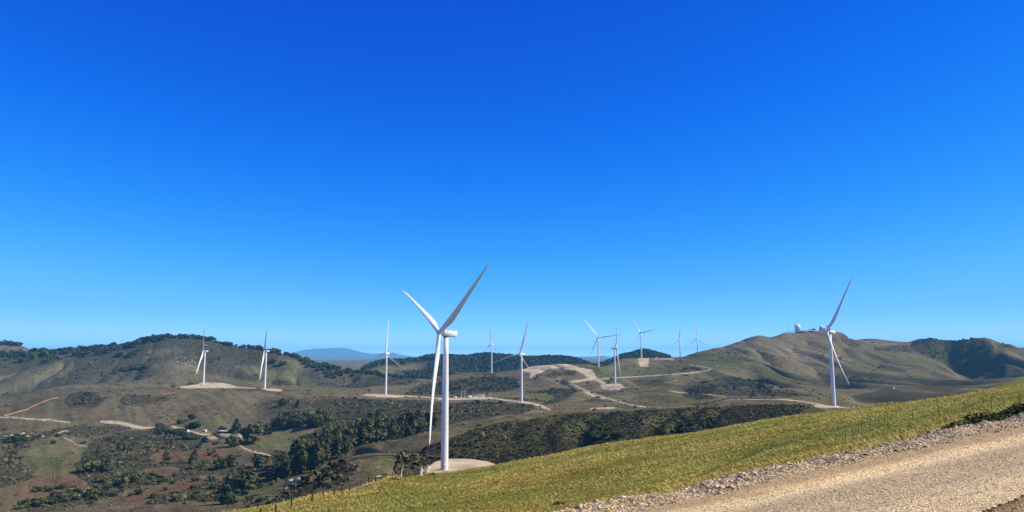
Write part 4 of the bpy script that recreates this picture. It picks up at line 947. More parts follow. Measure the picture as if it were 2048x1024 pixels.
# eucalyptus grove in the valley
G3 = 'eucalyptus trees of the valley grove'; lab3 = 'tall slender eucalyptus in the dense grove of the valley, left of the nearest turbine'
rows = [((548, 955), (640, 950)), ((560, 945), (700, 925)), ((580, 930), (740, 905)), ((610, 915), (790, 893)), ((650, 900), (845, 880)), ((700, 890), (872, 868))]
gro = []
for (a, b) in rows:
    k = int(abs(b[0] - a[0]) / 6.2)
    for i in range(k):
        f_ = (i + rng.random() * .8) / k; gro.append((a[0] + (b[0] - a[0]) * f_, a[1] + (b[1] - a[1]) * f_ + rng.uniform(-3, 3)))
for px, py in gro:
    Y = float(np.interp(py, [868, 955], [985, 735])); p = at(px, Y, py)
    tree('eucalyptus_tree', 'euc', p, rng.uniform(17, 27) * (.75 if px < 590 else 1), lab3, G3, .88)
# single valley trees
single = [
 (505, 886, 'bigeuc', 27, 'largest broad eucalyptus beside the ranch house in the valley', 'eucalyptus_tree', 1.15),
 (472, 866, 'con', 20, 'tall dark cypress behind the ranch house, just left of the largest eucalyptus', 'cypress_tree', 1.2),
 (528, 864, 'oak', 14, 'dark round tree just right of the largest eucalyptus', 'oak_tree', 1.0),
 (467, 894, 'oak', 16, 'dark tree on the lawn in front of the ranch house', 'oak_tree', .95),
 (444, 862, 'oak', 8, 'small dark tree behind the long white shed', 'oak_tree', 1.1),
 (391, 857, 'oak', 12, 'dark round oak left of the long white shed, beside the dirt road', 'oak_tree', 1.2),
 (378, 858, 'oak', 9, 'low dark oak just left of the round oak beside the dirt road', 'oak_tree', 1.2),
 (384, 839, 'oak', 10, 'dark oak above the dirt road, right of its nearest neighbour', 'oak_tree', 1.1),
 (360, 848, 'oak', 10, 'dark oak above the dirt road, where the road is hidden', 'oak_tree', 1.0),
 (318, 858, 'oak', 11, 'dark tree at the right end of the pale bare road cut', 'oak_tree', .9),
 (388, 926, 'con', 15, 'lone dark conifer on the red soil, its shadow stretching left', 'conifer_tree', .95),
 (196, 908, 'con', 10, 'small dark conifer at the top corner of the green field', 'conifer_tree', 1.0),
 (238, 900, 'con', 10, 'dark conifer in the brush right of the green field', 'conifer_tree', 1.0),
 (455, 1008, 'con', 15, 'dark conifer at the bottom of the valley, below the small meadow', 'conifer_tree', 1.15),
 (443, 938, 'oak', 12, 'dark tree left of a lighter one above the brush slope', 'oak_tree', 1.1),
 (463, 932, 'bigeuc', 13, 'lighter green tree above the brush slope', 'eucalyptus_tree', 1.2),
 (520, 934, 'oak', 14, 'bushy dark tree at the left foot of the eucalyptus grove', 'oak_tree', 1.0),
 (487, 982, 'oak', 18, 'broad dark oak at the left end of the small bright meadow', 'oak_tree', 1.15),
 (470, 975, 'oak', 14, 'dark oak behind the broad oak of the small meadow', 'oak_tree', 1.1),
 (188, 945, 'oak', 14, 'large dark round bushy oak right of the green field', 'oak_tree', 1.4),
 (205, 943, 'oak', 12, 'round dark oak beside the largest oak right of the green field', 'oak_tree', 1.3),
 (240, 972, 'oak', 11, 'dark oak in the brush above the red soil strip', 'oak_tree', 1.3),
 (265, 965, 'oak', 10, 'dark oak in the brush, right of another above the red soil strip', 'oak_tree', 1.3),
 (35, 885, 'oak', 12, 'dark spreading oak below the pale rocks at the left edge', 'oak_tree', 1.6),
 (565, 812, 'oak', 15, 'lone dark oak on the brown slope below the second turbine', 'oak_tree', 1.0),
 (595, 815, 'con', 13, 'small dark conifer right of the lone oak on the brown slope', 'conifer_tree', 1.0),
 (755, 836, 'con', 13, 'dark conifer in the brush above the eucalyptus grove', 'conifer_tree', 1.0),
 (742, 834, 'oak', 9, 'dark oak just left of the conifer above the grove', 'oak_tree', 1.1),
 (180, 995, 'oak', 9, 'dark oak by the pale rocks near the bottom of the picture', 'oak_tree', 1.3),
 (130, 998, 'oak', 8, 'dark oak left of the pale rocks near the bottom of the picture', 'oak_tree', 1.3),
]
for px, py, kd, h, lb, nm, wd in single:
    tree(nm, kd, hit(px, py, 480, 1700), h, lb, None, wd)
for i in range(34):
    px = rng.uniform(545, 662); py = 860 - rng.uniform(0, 16) - (px - 545) * .05
    tree('evergreen_tree', 'oak' if rng.random() < .6 else 'bigeuc', hit(px, py, 900, 1500), rng.uniform(12, 19), 'tall dark tree in the wood behind the small green field of the valley', 'trees of the wood behind the valley field', .95)
for i in range(22):
    px = rng.uniform(318, 440); py = float(np.interp(px, [318, 350, 400, 440], [862, 868, 882, 876])) + rng.uniform(-3, 4)
    tree('hedge_tree', 'oak', hit(px, py, 900, 1400), rng.uniform(6, 10), 'low green tree in the hedge left of the ranch house', 'trees of the hedge by the ranch', 1.3)  # hedge trees of no particular species, with the shared oak crowns

for (x0, x1, y0, y1, k) in ((1188, 1214, 850, 882, 20), (1228, 1240, 872, 884, 5), (1356, 1382, 840, 866, 18), (1396, 1428, 842, 856, 12)):
    for i in range(k):
        f_ = rng.random(); px = x0 + (x1 - x0) * f_; py = rng.uniform(y0, y1)
        tree('ravine_oak', 'oak', hit(px, py, 480, 850), rng.uniform(3.5, 6.5), 'dark round tree in a ravine of the brushy hill behind the grass crest', 'trees in the ravines of the brushy hill', 1.2)  # these are oaks too, with the shared oak crowns
sc_spots = [(px, py) for px, py in zip(rng.uniform(20, 560, 150), rng.uniform(868, 1008, 150))]
k_ = 0
for px, py in sc_spots:
    if px > 440 and 870 < py < 905 or (45 < px < 190 and 890 < py < 975): continue
    p = hit(px, py, 480, 1250); h_ = rng.uniform(2.6, 5.6); k_ += 1
    tree('scrub_oak', 'oak', p, h_, 'small rounded scrub oak scattered through the brush of the lower left valley', 'scrub oaks of the lower left valley', 1.45)
for i in range(16):
    px = rng.uniform(20, 235); py = float(np.interp(px, [20, 235], [1016, 990])) + rng.uniform(-4, 5)
    tree('scrub_oak', 'oak', hit(px, py, 450, 900), rng.uniform(4, 7), 'dark scrub oak in the row along the bottom left edge', 'scrub oaks along the bottom left edge', 1.5)
# far wood: one mass
def far_base(seed):
    v, f, t = crown('oak', 5000 + seed, 46); return (v, f, t)
def far_base2(seed):
    g = np.random.default_rng(seed); v, f = ICO[1]; v = v * (.75 + .5 * g.random(len(v)))[:, None] * np.array([.5, .5, .45]) + np.array([0, 0, .5])
    return (v, np.array(f), .8 + .4 * g.random(len(v)))
m = (GY > 2850) & (GY < 3620) & (brush > .9) & (slope >= runmax - .006) & (PX > 690) & (PX < 1360)
lam = np.where(m, dA * .011, 0); cnt = rng.poisson(lam); ri, ci = np.nonzero(cnt); rep = np.repeat(np.arange(len(ri)), cnt[ri, ci]); ri, ci = ri[rep], ci[rep]
wxp = GX[ri, ci] + rng.random(len(ri)) * 3.5; wyp = GY[ri, ci] + rng.random(len(ri)) * 10
hh = 5 + 7 * rng.random(len(ri)) ** 1.5
scatter('wood', [bush_base(900 + i, 16) for i in range(6)], np.stack([wxp, wyp, gz(wxp, wyp)], -1), np.stack([hh * .6, hh * .6, hh * 1.2], -1), .55 + .8 * rng.random((len(ri), 1)) * np.ones(3), M_OAK,
        label='dark wood covering the far ridge behind the turbines', cat='wood')
print('wood', len(ri))

# ------------------------------------------------------------------ wind turbines
def blade_mesh():
    B = MB(); n = 16; v = []; f = []; RL = 66.5
    st = [(1.2, 2.5, 2.5, 0), (3, 2.5, 2.4, 0), (7, 3.0, 1.9, .10), (12, 3.9, 1.35, .20), (16, 4.0, 1.1, .24), (24, 3.4, .9, .24), (34, 2.7, .72, .2), (46, 2.1, .56, .18), (57, 1.6, .42, .18), (64, 1.1, .3, .18), (67, .6, .15, .18), (68, .12, .03, .2)]
    for r, c, th, off in st:
        bend = -4.4 * (r / RL) ** 2.2; tw = R(5) * (1 - min(r / RL, 1)) ** 1.6
        for k in range(n):
            a = 2 * math.pi * k / n; ca = math.cos(a)
            yy = ca * c / 2 + off * c                       # leading edge forward (-Y), trailing edge behind
            tk = th / 2 * math.sin(a) * (1.0 - .45 * ca * (1 if r > 5 else 0))
            xx = tk
            x2 = xx * math.cos(tw) - yy * math.sin(tw); y2 = xx * math.sin(tw) + yy * math.cos(tw)
            v.append((x2 + bend, y2, r * .978))
    m = len(st)
    for i in range(m - 1):
        for k in range(n):
            q = (k + 1) % n; f.append((i * n + k, i * n + q, (i + 1) * n + q, (i + 1) * n + k))
    f.append(tuple(reversed(range(n)))); f.append(tuple((m - 1) * n + k for k in range(n)))
    B.add(v, f); return B.mesh('blade', M_BLADE, True)
BLADE = blade_mesh()
HUB_H = 81.0
tw_ = MB(); tw_.lathe([(2.25, -1.5), (2.25, 0.2), (2.2, 10), (2.08, 30), (1.9, 50), (1.65, 68), (1.45, 78.6)], 32)
TOWER = tw_.mesh('tower', M_WHITE, True)
fl = MB()
for z, r in ((.15, 2.33), (24, 2.15), (52, 1.91)): fl.lathe([(r, z - .10), (r + .05, z), (r, z + .10)], 32)
FLANGE = fl.mesh('flange', M_WHITE, True)
FOUND = MB().lathe([(5.2, -1.6), (5.2, .05), (4.9, .12), (2.2, .16)], 28).mesh('foundation', M_CONC)
dr_ = MB(); dr_.box((0, -2.26, 2.9), (1.0, .16, 2.2)); DOOR = dr_.mesh('door', M_STEEL)
stp = MB()
for k in range(6): stp.box((0, -2.55 - .28 * (5 - k), .3 + .26 * k), (1.1, .28, .08))
stp.box((-.55, -3.2, 1.2), (.05, 1.8, .05)); stp.box((.55, -3.2, 1.2), (.05, 1.8, .05))
STAIR = stp.mesh('stair', M_STEEL)
nc = MB()
def rbox(B, y0, y1, w, z0, z1, ch):
    ring = lambda y, k: [(-w / 2 * k + ch, y, z0 * k), (w / 2 * k - ch, y, z0 * k), (w / 2 * k, y, z0 * k + ch), (w / 2 * k, y, z1 * k - ch), (w / 2 * k - ch, y, z1 * k), (-w / 2 * k + ch, y, z1 * k), (-w / 2 * k, y, z1 * k - ch), (-w / 2 * k, y, z0 * k + ch)]
    rs = [ring(y0, .88), ring(y0 + .4, 1), ring(y1 - .5, 1), ring(y1, .9)]; v = sum(rs, []); f = []
    for i in range(3):
        for k in range(8): q = (k + 1) % 8; f.append((i * 8 + k, i * 8 + q, (i + 1) * 8 + q, (i + 1) * 8 + k))
    f.append(tuple(reversed(range(8)))); f.append(tuple(24 + k for k in range(8))); B.add(v, f)
rbox(nc, -2.3, 6.9, 3.7, -1.75, 1.85, .35)
NACELLE = nc.mesh('nacelle', M_WHITE)
vt = MB(); vt.box((0, 5.9, 2.1), (2.6, 1.2, .5)); vt.box((0, 2.2, 2.0), (1.6, 2.0, .3)); vt.tube([(.8, 6.5, 1.8), (.8, 6.5, 3.4)], .06, 6); vt.tube([(-.8, 6.5, 1.8), (-.8, 6.5, 3.2)], .06, 6)
VENT = vt.mesh('cooler', M_WHITE)
yw = MB().lathe([(1.5, -2.5), (1.62, -2.3), (1.62, -1.75)], 24).mesh('yaw_ring', M_DARK)
hb = MB(); v, f = ICO[2]; hb.add(v * np.array([1.75, 2.1, 1.75]), f)
for k in range(3):
    a = 2 * math.pi * k / 3; d = Vector((math.sin(a), 0, math.cos(a))); hb.tube([d * .6, d * 1.9], [1.38, 1.30], 20)
HUB = hb.mesh('hub', M_WHITE, True)
def turbine(px, Y, bear, phase, label, pitch=-25, base=None):
    p = at(px, Y, 760) if base is None else base
    t = empty('wind_turbine', p); tag(t, label, 'wind turbine', 'wind turbines on the hills')
    mesh_obj('foundation', FOUND, t, (0, 0, 0)); tw = mesh_obj('tower', TOWER, t); mesh_obj('flange', FLANGE, tw)
    yaw = R(180 - bear)
    dd = mesh_obj('door', DOOR, tw); mesh_obj('stair', STAIR, t)
    nl = mesh_obj('nacelle', NACELLE, t, (0, 0, HUB_H)); nl.rotation_euler = (R(-5), 0, yaw)
    mesh_obj('cooler', VENT, nl); y = mesh_obj('yaw_ring', yw, t, (0, 0, HUB_H))
    rt = Matrix.Translation((0, 0, HUB_H)) @ Matrix.Rotation(yaw, 4, 'Z') @ Matrix.Rotation(R(-5), 4, 'X') @ Matrix.Translation((0, -4.5, 0))
    h = mesh_obj('hub', HUB, t); h.matrix_local = rt @ Matrix.Rotation(R(phase), 4, 'Y')
    for k in range(3):
        b = mesh_obj('blade', BLADE, t)
        b.matrix_local = rt @ Matrix.Rotation(R(phase + 120 * k), 4, 'Y') @ Matrix.Rotation(R(3), 4, 'X') @ Matrix.Rotation(R(pitch), 4, 'Z')
    return t
TURB = [
 (891, 457, 238, 60.5, 'nearest and largest white wind turbine, on the round tan pad beyond the grass slope'),
 (1665, 834, 245, 34.5, 'second largest white wind turbine, at the right, standing in front of the radome hill'),
 (407, 1840, 257, 28, 'leftmost white wind turbine, on a pale graded terrace below the wooded hill'),
 (530, 1655, 250, 48, 'white wind turbine right of the leftmost one, its rotor seen edge on'),
 (772, 1478, 205, 5, 'white wind turbine just left of the nearest one, one blade straight up'),
 (983, 2205, 236, -6, 'small white wind turbine in front of the wooded ridge, right of the nearest turbine'),
 (1043, 1295, 221, 18, 'white wind turbine at the bend of the pale dirt road, right of the nearest turbine'),
 (1197.5, 2075, 187, -35, 'white wind turbine above the large tan bare pad, facing the viewer'),
 (1230, 1740, 104, 44, 'white wind turbine on the small tan pad, its nacelle pointing left'),
 (1284, 2440, 230, -36, 'white wind turbine on the skyline above the patch of bare earth on the green ridge'),
 (1362, 2950, 247, 10, 'small white wind turbine behind the green ridge, left of the most distant one'),
 (1397, 2950, 224, 0, 'small white wind turbine half hidden behind the radome hill, one blade straight up'),
]
for px, Y, be, ph, lb in TURB:
    turbine(px, Y, be, ph, lb, -42 if be < 240 and px > 700 and px != 891 else -25)

# ------------------------------------------------------------------ fences
def fence(name, pts, label, h=1.25, thick=None, wires=3, rail=None, mat=None):
    ps = [p if isinstance(p, Vector) else Vector(p) for p in pts]
    t = empty(name, ps[0]); tag(t, label, 'fence'); tops = []
    for i, p in enumerate(ps):
        r = (thick[i] if thick else .05); hh = h * rng.uniform(.92, 1.08); d = p - ps[0]; lx, ly = rng.uniform(-.06, .06), rng.uniform(-.06, .06)
        MB().tube([(0, 0, -.35), (lx * .6, ly * .6, hh * .6), (lx, ly, hh)], [r, r * .95, r * .85], 7).build('post', mat or M_WOOD, t, True, d)
        tops.append(d + Vector((lx, ly, 0)))
    wb = MB()
    for k in range(wires):
        z = h * (.35 + .28 * k); wb.tube([p + Vector((0, 0, z)) for p in tops], .0016, 4)
    wb.build('wire', M_STEEL, t)
    if rail:
        a, b = tops[rail[0]], tops[rail[1]]; MB().tube([a + Vector((0, -.1, h * .78)), b + Vector((0, -.1, h * .95))], [.09, .08], 7).build('brace_rail', M_GREYWOOD, t, True)
    return t
left = [(785, 957), (774, 960), (762, 962.5), (751, 965.5), (737, 970), (721, 976), (699, 985), (684, 989.5), (668, 990.5), (647, 1005.5), (623.5, 1016), (582, 1024), (551.5, 1030), (520, 1040)]
def lp(px, py):
    Y = float(np.interp(px, [520, 624, 700, 762, 790], [96, 108, 122, 138, 146])); return at(px, Y, py)
fence('wire_fence', [lp(*p) for p in left], 'dark wooden post and wire fence running down the grass slope left of the nearest turbine', 1.3, [.06, .06, .13, .13, .06, .06, .1, .07, .1, .06, .13, .12, .11, .1], rail=(2, 3))
left2 = [(738, 966), (716, 972), (690, 982), (668, 985), (645, 990), (625, 994), (602.5, 1000), (588, 1004), (570.7, 1007), (545, 1012), (518, 1016), (488, 1022), (465, 1026)]
fence('wire_fence', [at(px, float(np.interp(px, [465, 602, 738], [124, 127, 139])), py) for px, py in left2], 'thin post and wire fence along the lower grass edge, behind the thicker posts', 1.2, [.05] * 13)
right = [(1688, 62), (1704, 64), (1722, 66), (1740, 68), (1757, 70), (1769, 72), (1775, 73), (1825, 71), (1878, 68), (1931, 65), (1986, 61), (2044, 57), (2105, 53)]
fence('wire_fence', [at(px, Y, 840) for px, Y in right], 'thin post and wire fence on the grass beside the gravel road at the right', 1.3, [.026] * 13, mat=flat('grey_post', (.13, .11, .085), .9, .1, .4, 5))

# near bushes, stump, snag and rocks on the slope
def near_bush(px, Y, s, label, group=None, nm='bush', nq=420, q=.17, mt=None):
    p = at(px, Y, 850); v, f, t = bush_base(int(px), nq); v = v * np.array([1, 1, 1]); 
    g = np.random.default_rng(int(px)); 
    vv = v.copy().reshape(-1, 4, 3); cen = vv.mean(1, keepdims=True); vv = cen + (vv - cen) * q; 
    tc = np.concatenate([np.repeat(t[:, None], 3, 1), np.ones((len(t), 1))], 1)
    r = empty(nm, p); tag(r, label, 'bush', group); r.scale = (s * 1.3, s * 1.1, s * .8)
    mesh_obj('foliage', raw_mesh('foliage', vv.reshape(-1, 3), f.ravel(), np.full(len(f), 4), mt or M_OAK, False, {'tint': tc}), r)
    st = MB()
    for k in range(4): a = k * 1.6; st.tube([(0, 0, -.1), (.3 * math.cos(a), .3 * math.sin(a), .35), (.55 * math.cos(a), .55 * math.sin(a), .6)], [.06, .04, .02], 5)
    st.build('stem', M_BARK, r)
def road_bush(q, sd, s_, lb, grp, mt=None):
    p = Vector((RD[0] * q + RN[0] * sd, RD[1] * q + RN[1] * sd, 0)); near_bush(float(to_pix(p.x, p.y, 0)[0]), p.y, s_, lb, grp, 'bush', 900, .09, mt)
for q_, sd, s_ in ((19.3, 15.2, .40), (20.1, 15.6, .55), (21.0, 15.3, .6), (22.0, 15.9, .7), (19.8, 16.4, .5), (23.0, 15.6, .75), (21.4, 16.8, .7), (24.0, 16.4, .8)):
    road_bush(q_, sd, s_, 'dark low bush just past the gravel berm at the right edge', 'dark bushes past the gravel berm')
for i in range(26):
    q_ = rng.uniform(14.5, 23); road_bush(q_, 14.3 + rng.uniform(0, 4.5), rng.uniform(.10, .24) * (.3 + .04 * q_), 'small weedy bush in the verge between the gravel berm and the wire fence', 'weedy bushes of the road verge', M_WEED)
near_bush(840, 150, .55, 'small round dark bush on the grass slope below the nearest turbine')
near_bush(1118, 62, .5, 'small dark bush in the meadow just above the gravel berm')
for i, (px, py) in enumerate([(812, 953), (822, 951), (856, 950), (868, 949), (830, 955), (790, 956), (848, 953)]):
    near_bush(px, float(np.interp(px, [785, 885], [148, 190])) - 9, rng.uniform(.45, .8), 'low dark bush on the grass crest round the dead stump', 'bushes round the dead stump')
p = at(840, 164, 945); st = empty('tree_stump', p); tag(st, 'bleached dead tree stump on the grass crest left of the nearest turbine', 'stump')
MB().tube([(0, 0, -.3), (.05, 0, .7), (.25, 0, 1.5), (.2, 0, 2.3)], [.62, .5, .38, .12], 9).build('trunk', M_GREYWOOD, st, True)
MB().tube([(-.2, 0, .1), (-.75, .1, .5), (-1.0, .1, 1.1)], [.3, .22, .08], 7).build('limb', M_GREYWOOD, st, True)
MB().tube([(.2, 0, 1.0), (.75, .1, 1.5), (.85, .1, 2.2)], [.22, .16, .05], 7).build('limb', M_GREYWOOD, st, True)
p = at(801, 150, 950); st = empty('dead_tree', p); tag(st, 'slim bleached dead trunk leaning right on the grass crest', 'dead tree')
MB().tube([(0, 0, -.3), (.15, 0, .9), (.42, 0, 2.0), (.62, 0, 2.9)], [.22, .18, .11, .03], 7).build('trunk', M_GREYWOOD, st, True)
MB().tube([(.15, 0, .9), (-.15, 0, 1.3), (-.3, .1, 1.8)], [.09, .06, .02], 6).build('limb', M_GREYWOOD, st, True)
def rock(p, s, label, group, nm='boulder'):
    B = MB(); B.ico((0, 0, s * .25), (s, s * .85, s * .6), 1, .22, int(rng.integers(1e6))); o = B.build(nm, M_ROCK, None, False, p); o.rotation_euler[2] = rng.random() * 6
    return tag(o, label, 'boulder', group)
for i in range(26):
    px = rng.uniform(12, 86); rock(hit(px, 876 - px * .08 + rng.uniform(-5, 5), 900, 1300), rng.uniform(1.2, 3.0), 'pale boulder in the cluster beside the brush at the left edge', 'boulders at the left edge')
for i in range(16):
    px = rng.uniform(120, 184); rock(hit(px, 983 + rng.uniform(-7, 10), 500, 1000), rng.uniform(.6, 1.5), 'pale boulder in the cluster near the bottom left corner', 'boulders near the bottom left')
for i in range(14):
    px = rng.uniform(352, 392); rock(hit(px, 722 + rng.uniform(-8, 14), 1990, 2450), rng.uniform(1.5, 3.2), 'pale boulder scattered on the face of the left hill, beside the leftmost turbine', 'boulders on the left hill')
for px in (1012, 1018, 1022, 1026, 1030, 1034, 1037):
    rock(hit(px, 800 + (px - 1012) * .14, 1200, 1600), rng.uniform(1.2, 2.0), 'pale boulder beside the dirt road left of the road bend turbine', 'boulders beside the road bend turbine')

# ------------------------------------------------------------------ orange barrier fences on the left terrace
def orange(pts, label, y0, y1):
    ps = [hit(px, py, y0, y1) for px, py in pts]; dense = []
    for a, b in zip(ps[:-1], ps[1:]):
        k = max(2, int((b - a).length / 8))
        for i in range(k):
            q = a.lerp(b, i / k); q.z = float(gz(q.x, q.y)[0]); dense.append(q)
    o0 = dense[0].copy(); t = empty('barrier_fence', o0); tag(t, label, 'barrier fence')
    v = []; f = []
    for q in dense:
        for dy in (-.06, .06):
            v += [tuple(q - o0 + Vector((0, dy, -.3))), tuple(q - o0 + Vector((0, dy, 1.25 + .15 * math.sin(q.x))))]
    for i in range(len(dense) - 1):
        a = i * 4; b = a + 4; f += [(a, b, b + 1, a + 1), (a + 2, a + 3, b + 3, b + 2), (a + 1, b + 1, b + 3, a + 3)]
    MB().add(v, f).build('netting', M_ORANGE, t)
    for q in dense[::5]: MB().tube([(0, 0, -.3), (0, 0, 2.0)], .06, 5).build('post', M_WOOD, t, False, q - o0 + Vector((0, -.15, 0)))
orange([(8, 832), (30, 826), (52, 820), (75, 809), (100, 799), (124, 794)], 'long orange barrier fence slanting up the brown slope at the left edge', 1200, 1700)
orange([(272, 787.5), (300, 788.5), (330, 788), (360, 786)], 'short orange barrier fence on the terrace left of the leftmost turbine', 1400, 1750)

# ------------------------------------------------------------------ ranch buildings, substation, radomes, vehicles
def gable(name, p, rz, L, W, H, RH, wall, roof, label, door=True, nwin=2, cat='building', openf=False):
    t = empty(name, p, rz); tag(t, label, cat)
    b = MB(); b.box((0, 0, H / 2 - .5), (L, W, H + 1)); b.add([(-L / 2, -W / 2, H), (-L / 2, W / 2, H), (-L / 2, 0, H + RH), (L / 2, -W / 2, H), (L / 2, W / 2, H), (L / 2, 0, H + RH)], [(0, 2, 1), (3, 4, 5), (0, 3, 5, 2), (1, 2, 5, 4)])
    b.build('wall', wall, t)
    r = MB(); o = .5; e = .12
    for s in (-1, 1):
        r.add([(-L / 2 - o, s * (W / 2 + o), H - .25 + e), (L / 2 + o, s * (W / 2 + o), H - .25 + e), (L / 2 + o, 0, H + RH + e), (-L / 2 - o, 0, H + RH + e), (-L / 2 - o, s * (W / 2 + o), H - .05 + e + .1), (L / 2 + o, s * (W / 2 + o), H - .05 + e + .1), (L / 2 + o, 0, H + RH + .3 + e), (-L / 2 - o, 0, H + RH + .3 + e)],
              [(0, 1, 2, 3), (4, 7, 6, 5), (0, 4, 5, 1), (1, 5, 6, 2), (3, 7, 4, 0)])
    r.build('roof', roof, t)
    if door: MB().box((L * .1, -W / 2 - .05, 1.3), (2.4 if openf else 1.1, .12, 2.6 if openf else 2.1)).build('door', M_DARK, t)
    for k in range(nwin):
        MB().box((-L * .35 + k * L * .5 / max(1, nwin - 1) * 1.3, -W / 2 - .04, 1.7), (1.3, .1, 1.1)).build('window', M_GLASS, t)
    return t
gable('barn', hit(419, 883, 900, 1300), R(70), 16, 15, 3.2, 3.6, M_BROWNWALL, M_REDROOF, 'dark gabled barn at the left end of the ranch in the valley', True, 2, 'barn', True)
gable('house', hit(452, 878, 900, 1300), R(8), 26, 10, 2.8, 2.4, M_PALE, M_REDROOF, 'low ranch house with a dull red roof, right of the dark barn')
gable('house', hit(480, 876, 900, 1300), R(-8), 14, 9, 2.8, 2.0, M_PALE, flat('tan_roof', (.42, .33, .26)), 'small house with a tan roof between the ranch house and the largest eucalyptus')
gable('shed', hit(445, 866, 900, 1400), R(3), 17, 6, 3.0, .8, M_BROWNWALL, M_WHITE, 'long shed with a white roof behind the ranch house', True, 0, 'shed')
gable('shed', hit(409, 864, 900, 1400), R(5), 6, 4, 2.4, .9, M_PALE, M_CONC, 'small pale shed beside the dirt road, left of the long white shed', True, 1, 'shed')
gable('shed', hit(374, 864, 900, 1400), R(5), 4.5, 3.5, 2.2, .8, M_WHITE, M_WHITE, 'tiny white shed where the dirt road enters the ranch', True, 0, 'shed')
gable('house', at(586, 690, 955), R(25), 7, 5, 2.2, 1.0, M_PALE, flat('blue_roof', (.42, .46, .45)), 'white cabin with a pale blue roof at the dark foot of the eucalyptus grove')
gable('house', at(600, 690, 955), R(20), 7, 5, 2.2, .9, M_PALE, flat('teal_roof', (.20, .30, .31)), 'cabin with a pale teal roof half hidden behind the brushy knoll')
gable('shed', hit(1787, 779, 1000, 2300), R(10), 3.4, 2.6, 2.4, .6, M_WHITE, M_WHITE, 'tiny white hut alone on the slope right of the second largest turbine', True, 0, 'hut')
gable('shed', at(1313, 2440, 716), R(0), 4, 3, 2.6, .6, M_WHITE, M_WHITE, 'tiny white hut on the skyline right of the turbine above the bare earth patch', True, 0, 'hut')
gable('shed', hit(1433, 733, 1700, 2400), R(0), 3, 2.4, 2.4, .6, M_WHITE, M_WHITE, 'tiny white hut on the bright green slope beside the bend of the thin road', True, 0, 'hut')

# substation
def box_on(name, px, Y, d, mat, parent, org, dz=0.0, rz=0.0):
    p = at(px, Y, 795) - org; return MB().box((0, 0, d[2] / 2 - .3), (d[0], d[1], d[2] + .6), rz).build(name, mat, parent, False, p + Vector((0, 0, dz)))
SY = 1500
sb = at(957, SY, 795)
t = empty('substation', sb); tag(t, 'grey steel substation with rows of bays on the pale pad behind the nearest turbine', 'substation')
bay = MB()
for r_ in range(3):
    for k in range(9):
        x = (k - 4) * 3.0; y = r_ * 6.0; bay.tube([(x, y, -.5), (x, y, 7.2 - r_ * .4)], .16, 5)
    bay.box((0, y, 7.0 - r_ * .4), (25, .35, .4)); bay.box((0, y, 4.8), (25, .25, .25))
bay.build('busbar_frame', M_PALESTEEL, t)
for k in range(7):
    MB().box(((k - 3) * 3.6, -3.5, 1.6), (1.9, 2.2, 3.4)).build('switchgear_cabinet', M_PALESTEEL, t)
    ib = MB()
    for q_ in range(3): ib.lathe([(.16, 0), (.3, .2), (.16, .4), (.3, .6), (.16, .8), (.26, 1.0), (.12, 1.3)], 8, ((k - 3) * 3.6 - .6 + .6 * q_, -3.5, 3.3))
    ib.build('insulator', M_DARK, t)
tf = MB(); tf.box((-16, 0, 2.2), (5, 4, 4.4)); tf.box((-16, -2.7, 2.0), (4.4, 1.0, 3.2)); tf.lathe([(.5, 4.4), (.7, 4.8), (.4, 5.3), (.3, 6.2)], 10, (-17, 0, 0)); tf.lathe([(.5, 4.4), (.7, 4.8), (.4, 5.3), (.3, 6.2)], 10, (-15, 0, 0)); tf.build('transformer', M_PALESTEEL, t)
gt = empty('gantry', at(926.5, SY + 10, 793)); tag(gt, 'tall white H shaped steel gantry left of the substation bays', 'gantry')
for x in (-3.2, 3.2): MB().tube([(x, 0, -.5), (x, 0, 17.5)], [.34, .26], 8).build('post', M_WHITE, gt)
MB().box((0, 0, 13.5), (6.6, .5, .5)).build('crossbeam', M_WHITE, gt)
po = empty('utility_pole', at(980, SY, 796)); tag(po, 'single tall pole at the right end of the substation', 'utility pole')
MB().tube([(0, 0, -.5), (0, 0, 19)], [.32, .2], 8).build('pole', M_GREYWOOD, po); MB().box((0, 0, 17.6), (2.6, .2, .2)).build('crossarm', M_GREYWOOD, po)
po = empty('utility_pole', hit(109, 957, 500, 1100)); tag(po, 'pale utility pole standing alone in the green field at the left', 'utility pole')
MB().tube([(0, 0, -.5), (0, 0, 9.6)], [.16, .11], 8).build('pole', M_GREYWOOD, po); MB().box((0, 0, 9.0), (2.2, .14, .14)).build('crossarm', M_GREYWOOD, po)
def cabin(px, Y, d, label, mat=M_WHITE, roofm=None, cat='cabin'):
    p = at(px, Y, 795); t = empty('site_cabin', p); tag(t, label, cat)
    MB().box((0, 0, d[2] / 2 - .2), (d[0], d[1], d[2] + .4)).build('wall', mat, t); MB().box((0, 0, d[2] + .12), (d[0] + .5, d[1] + .5, .24)).build('roof', roofm or M_WHITE, t)
    MB().box((d[0] * .2, -d[1] / 2 - .05, 1.1), (1.0, .1, 2.1)).build('door', M_DARK, t); MB().box((-d[0] * .2, -d[1] / 2 - .05, 1.6), (1.4, .1, 1.0)).build('window', M_GLASS, t)
cabin(910, 1490, (6.5, 4, 3.4), 'small white cabin left of the tall gantry of the substation')
cabin(937, 1480, (11, 5, 4.0), 'low grey control cabin with a white roof in front of the substation bays', M_CONC)

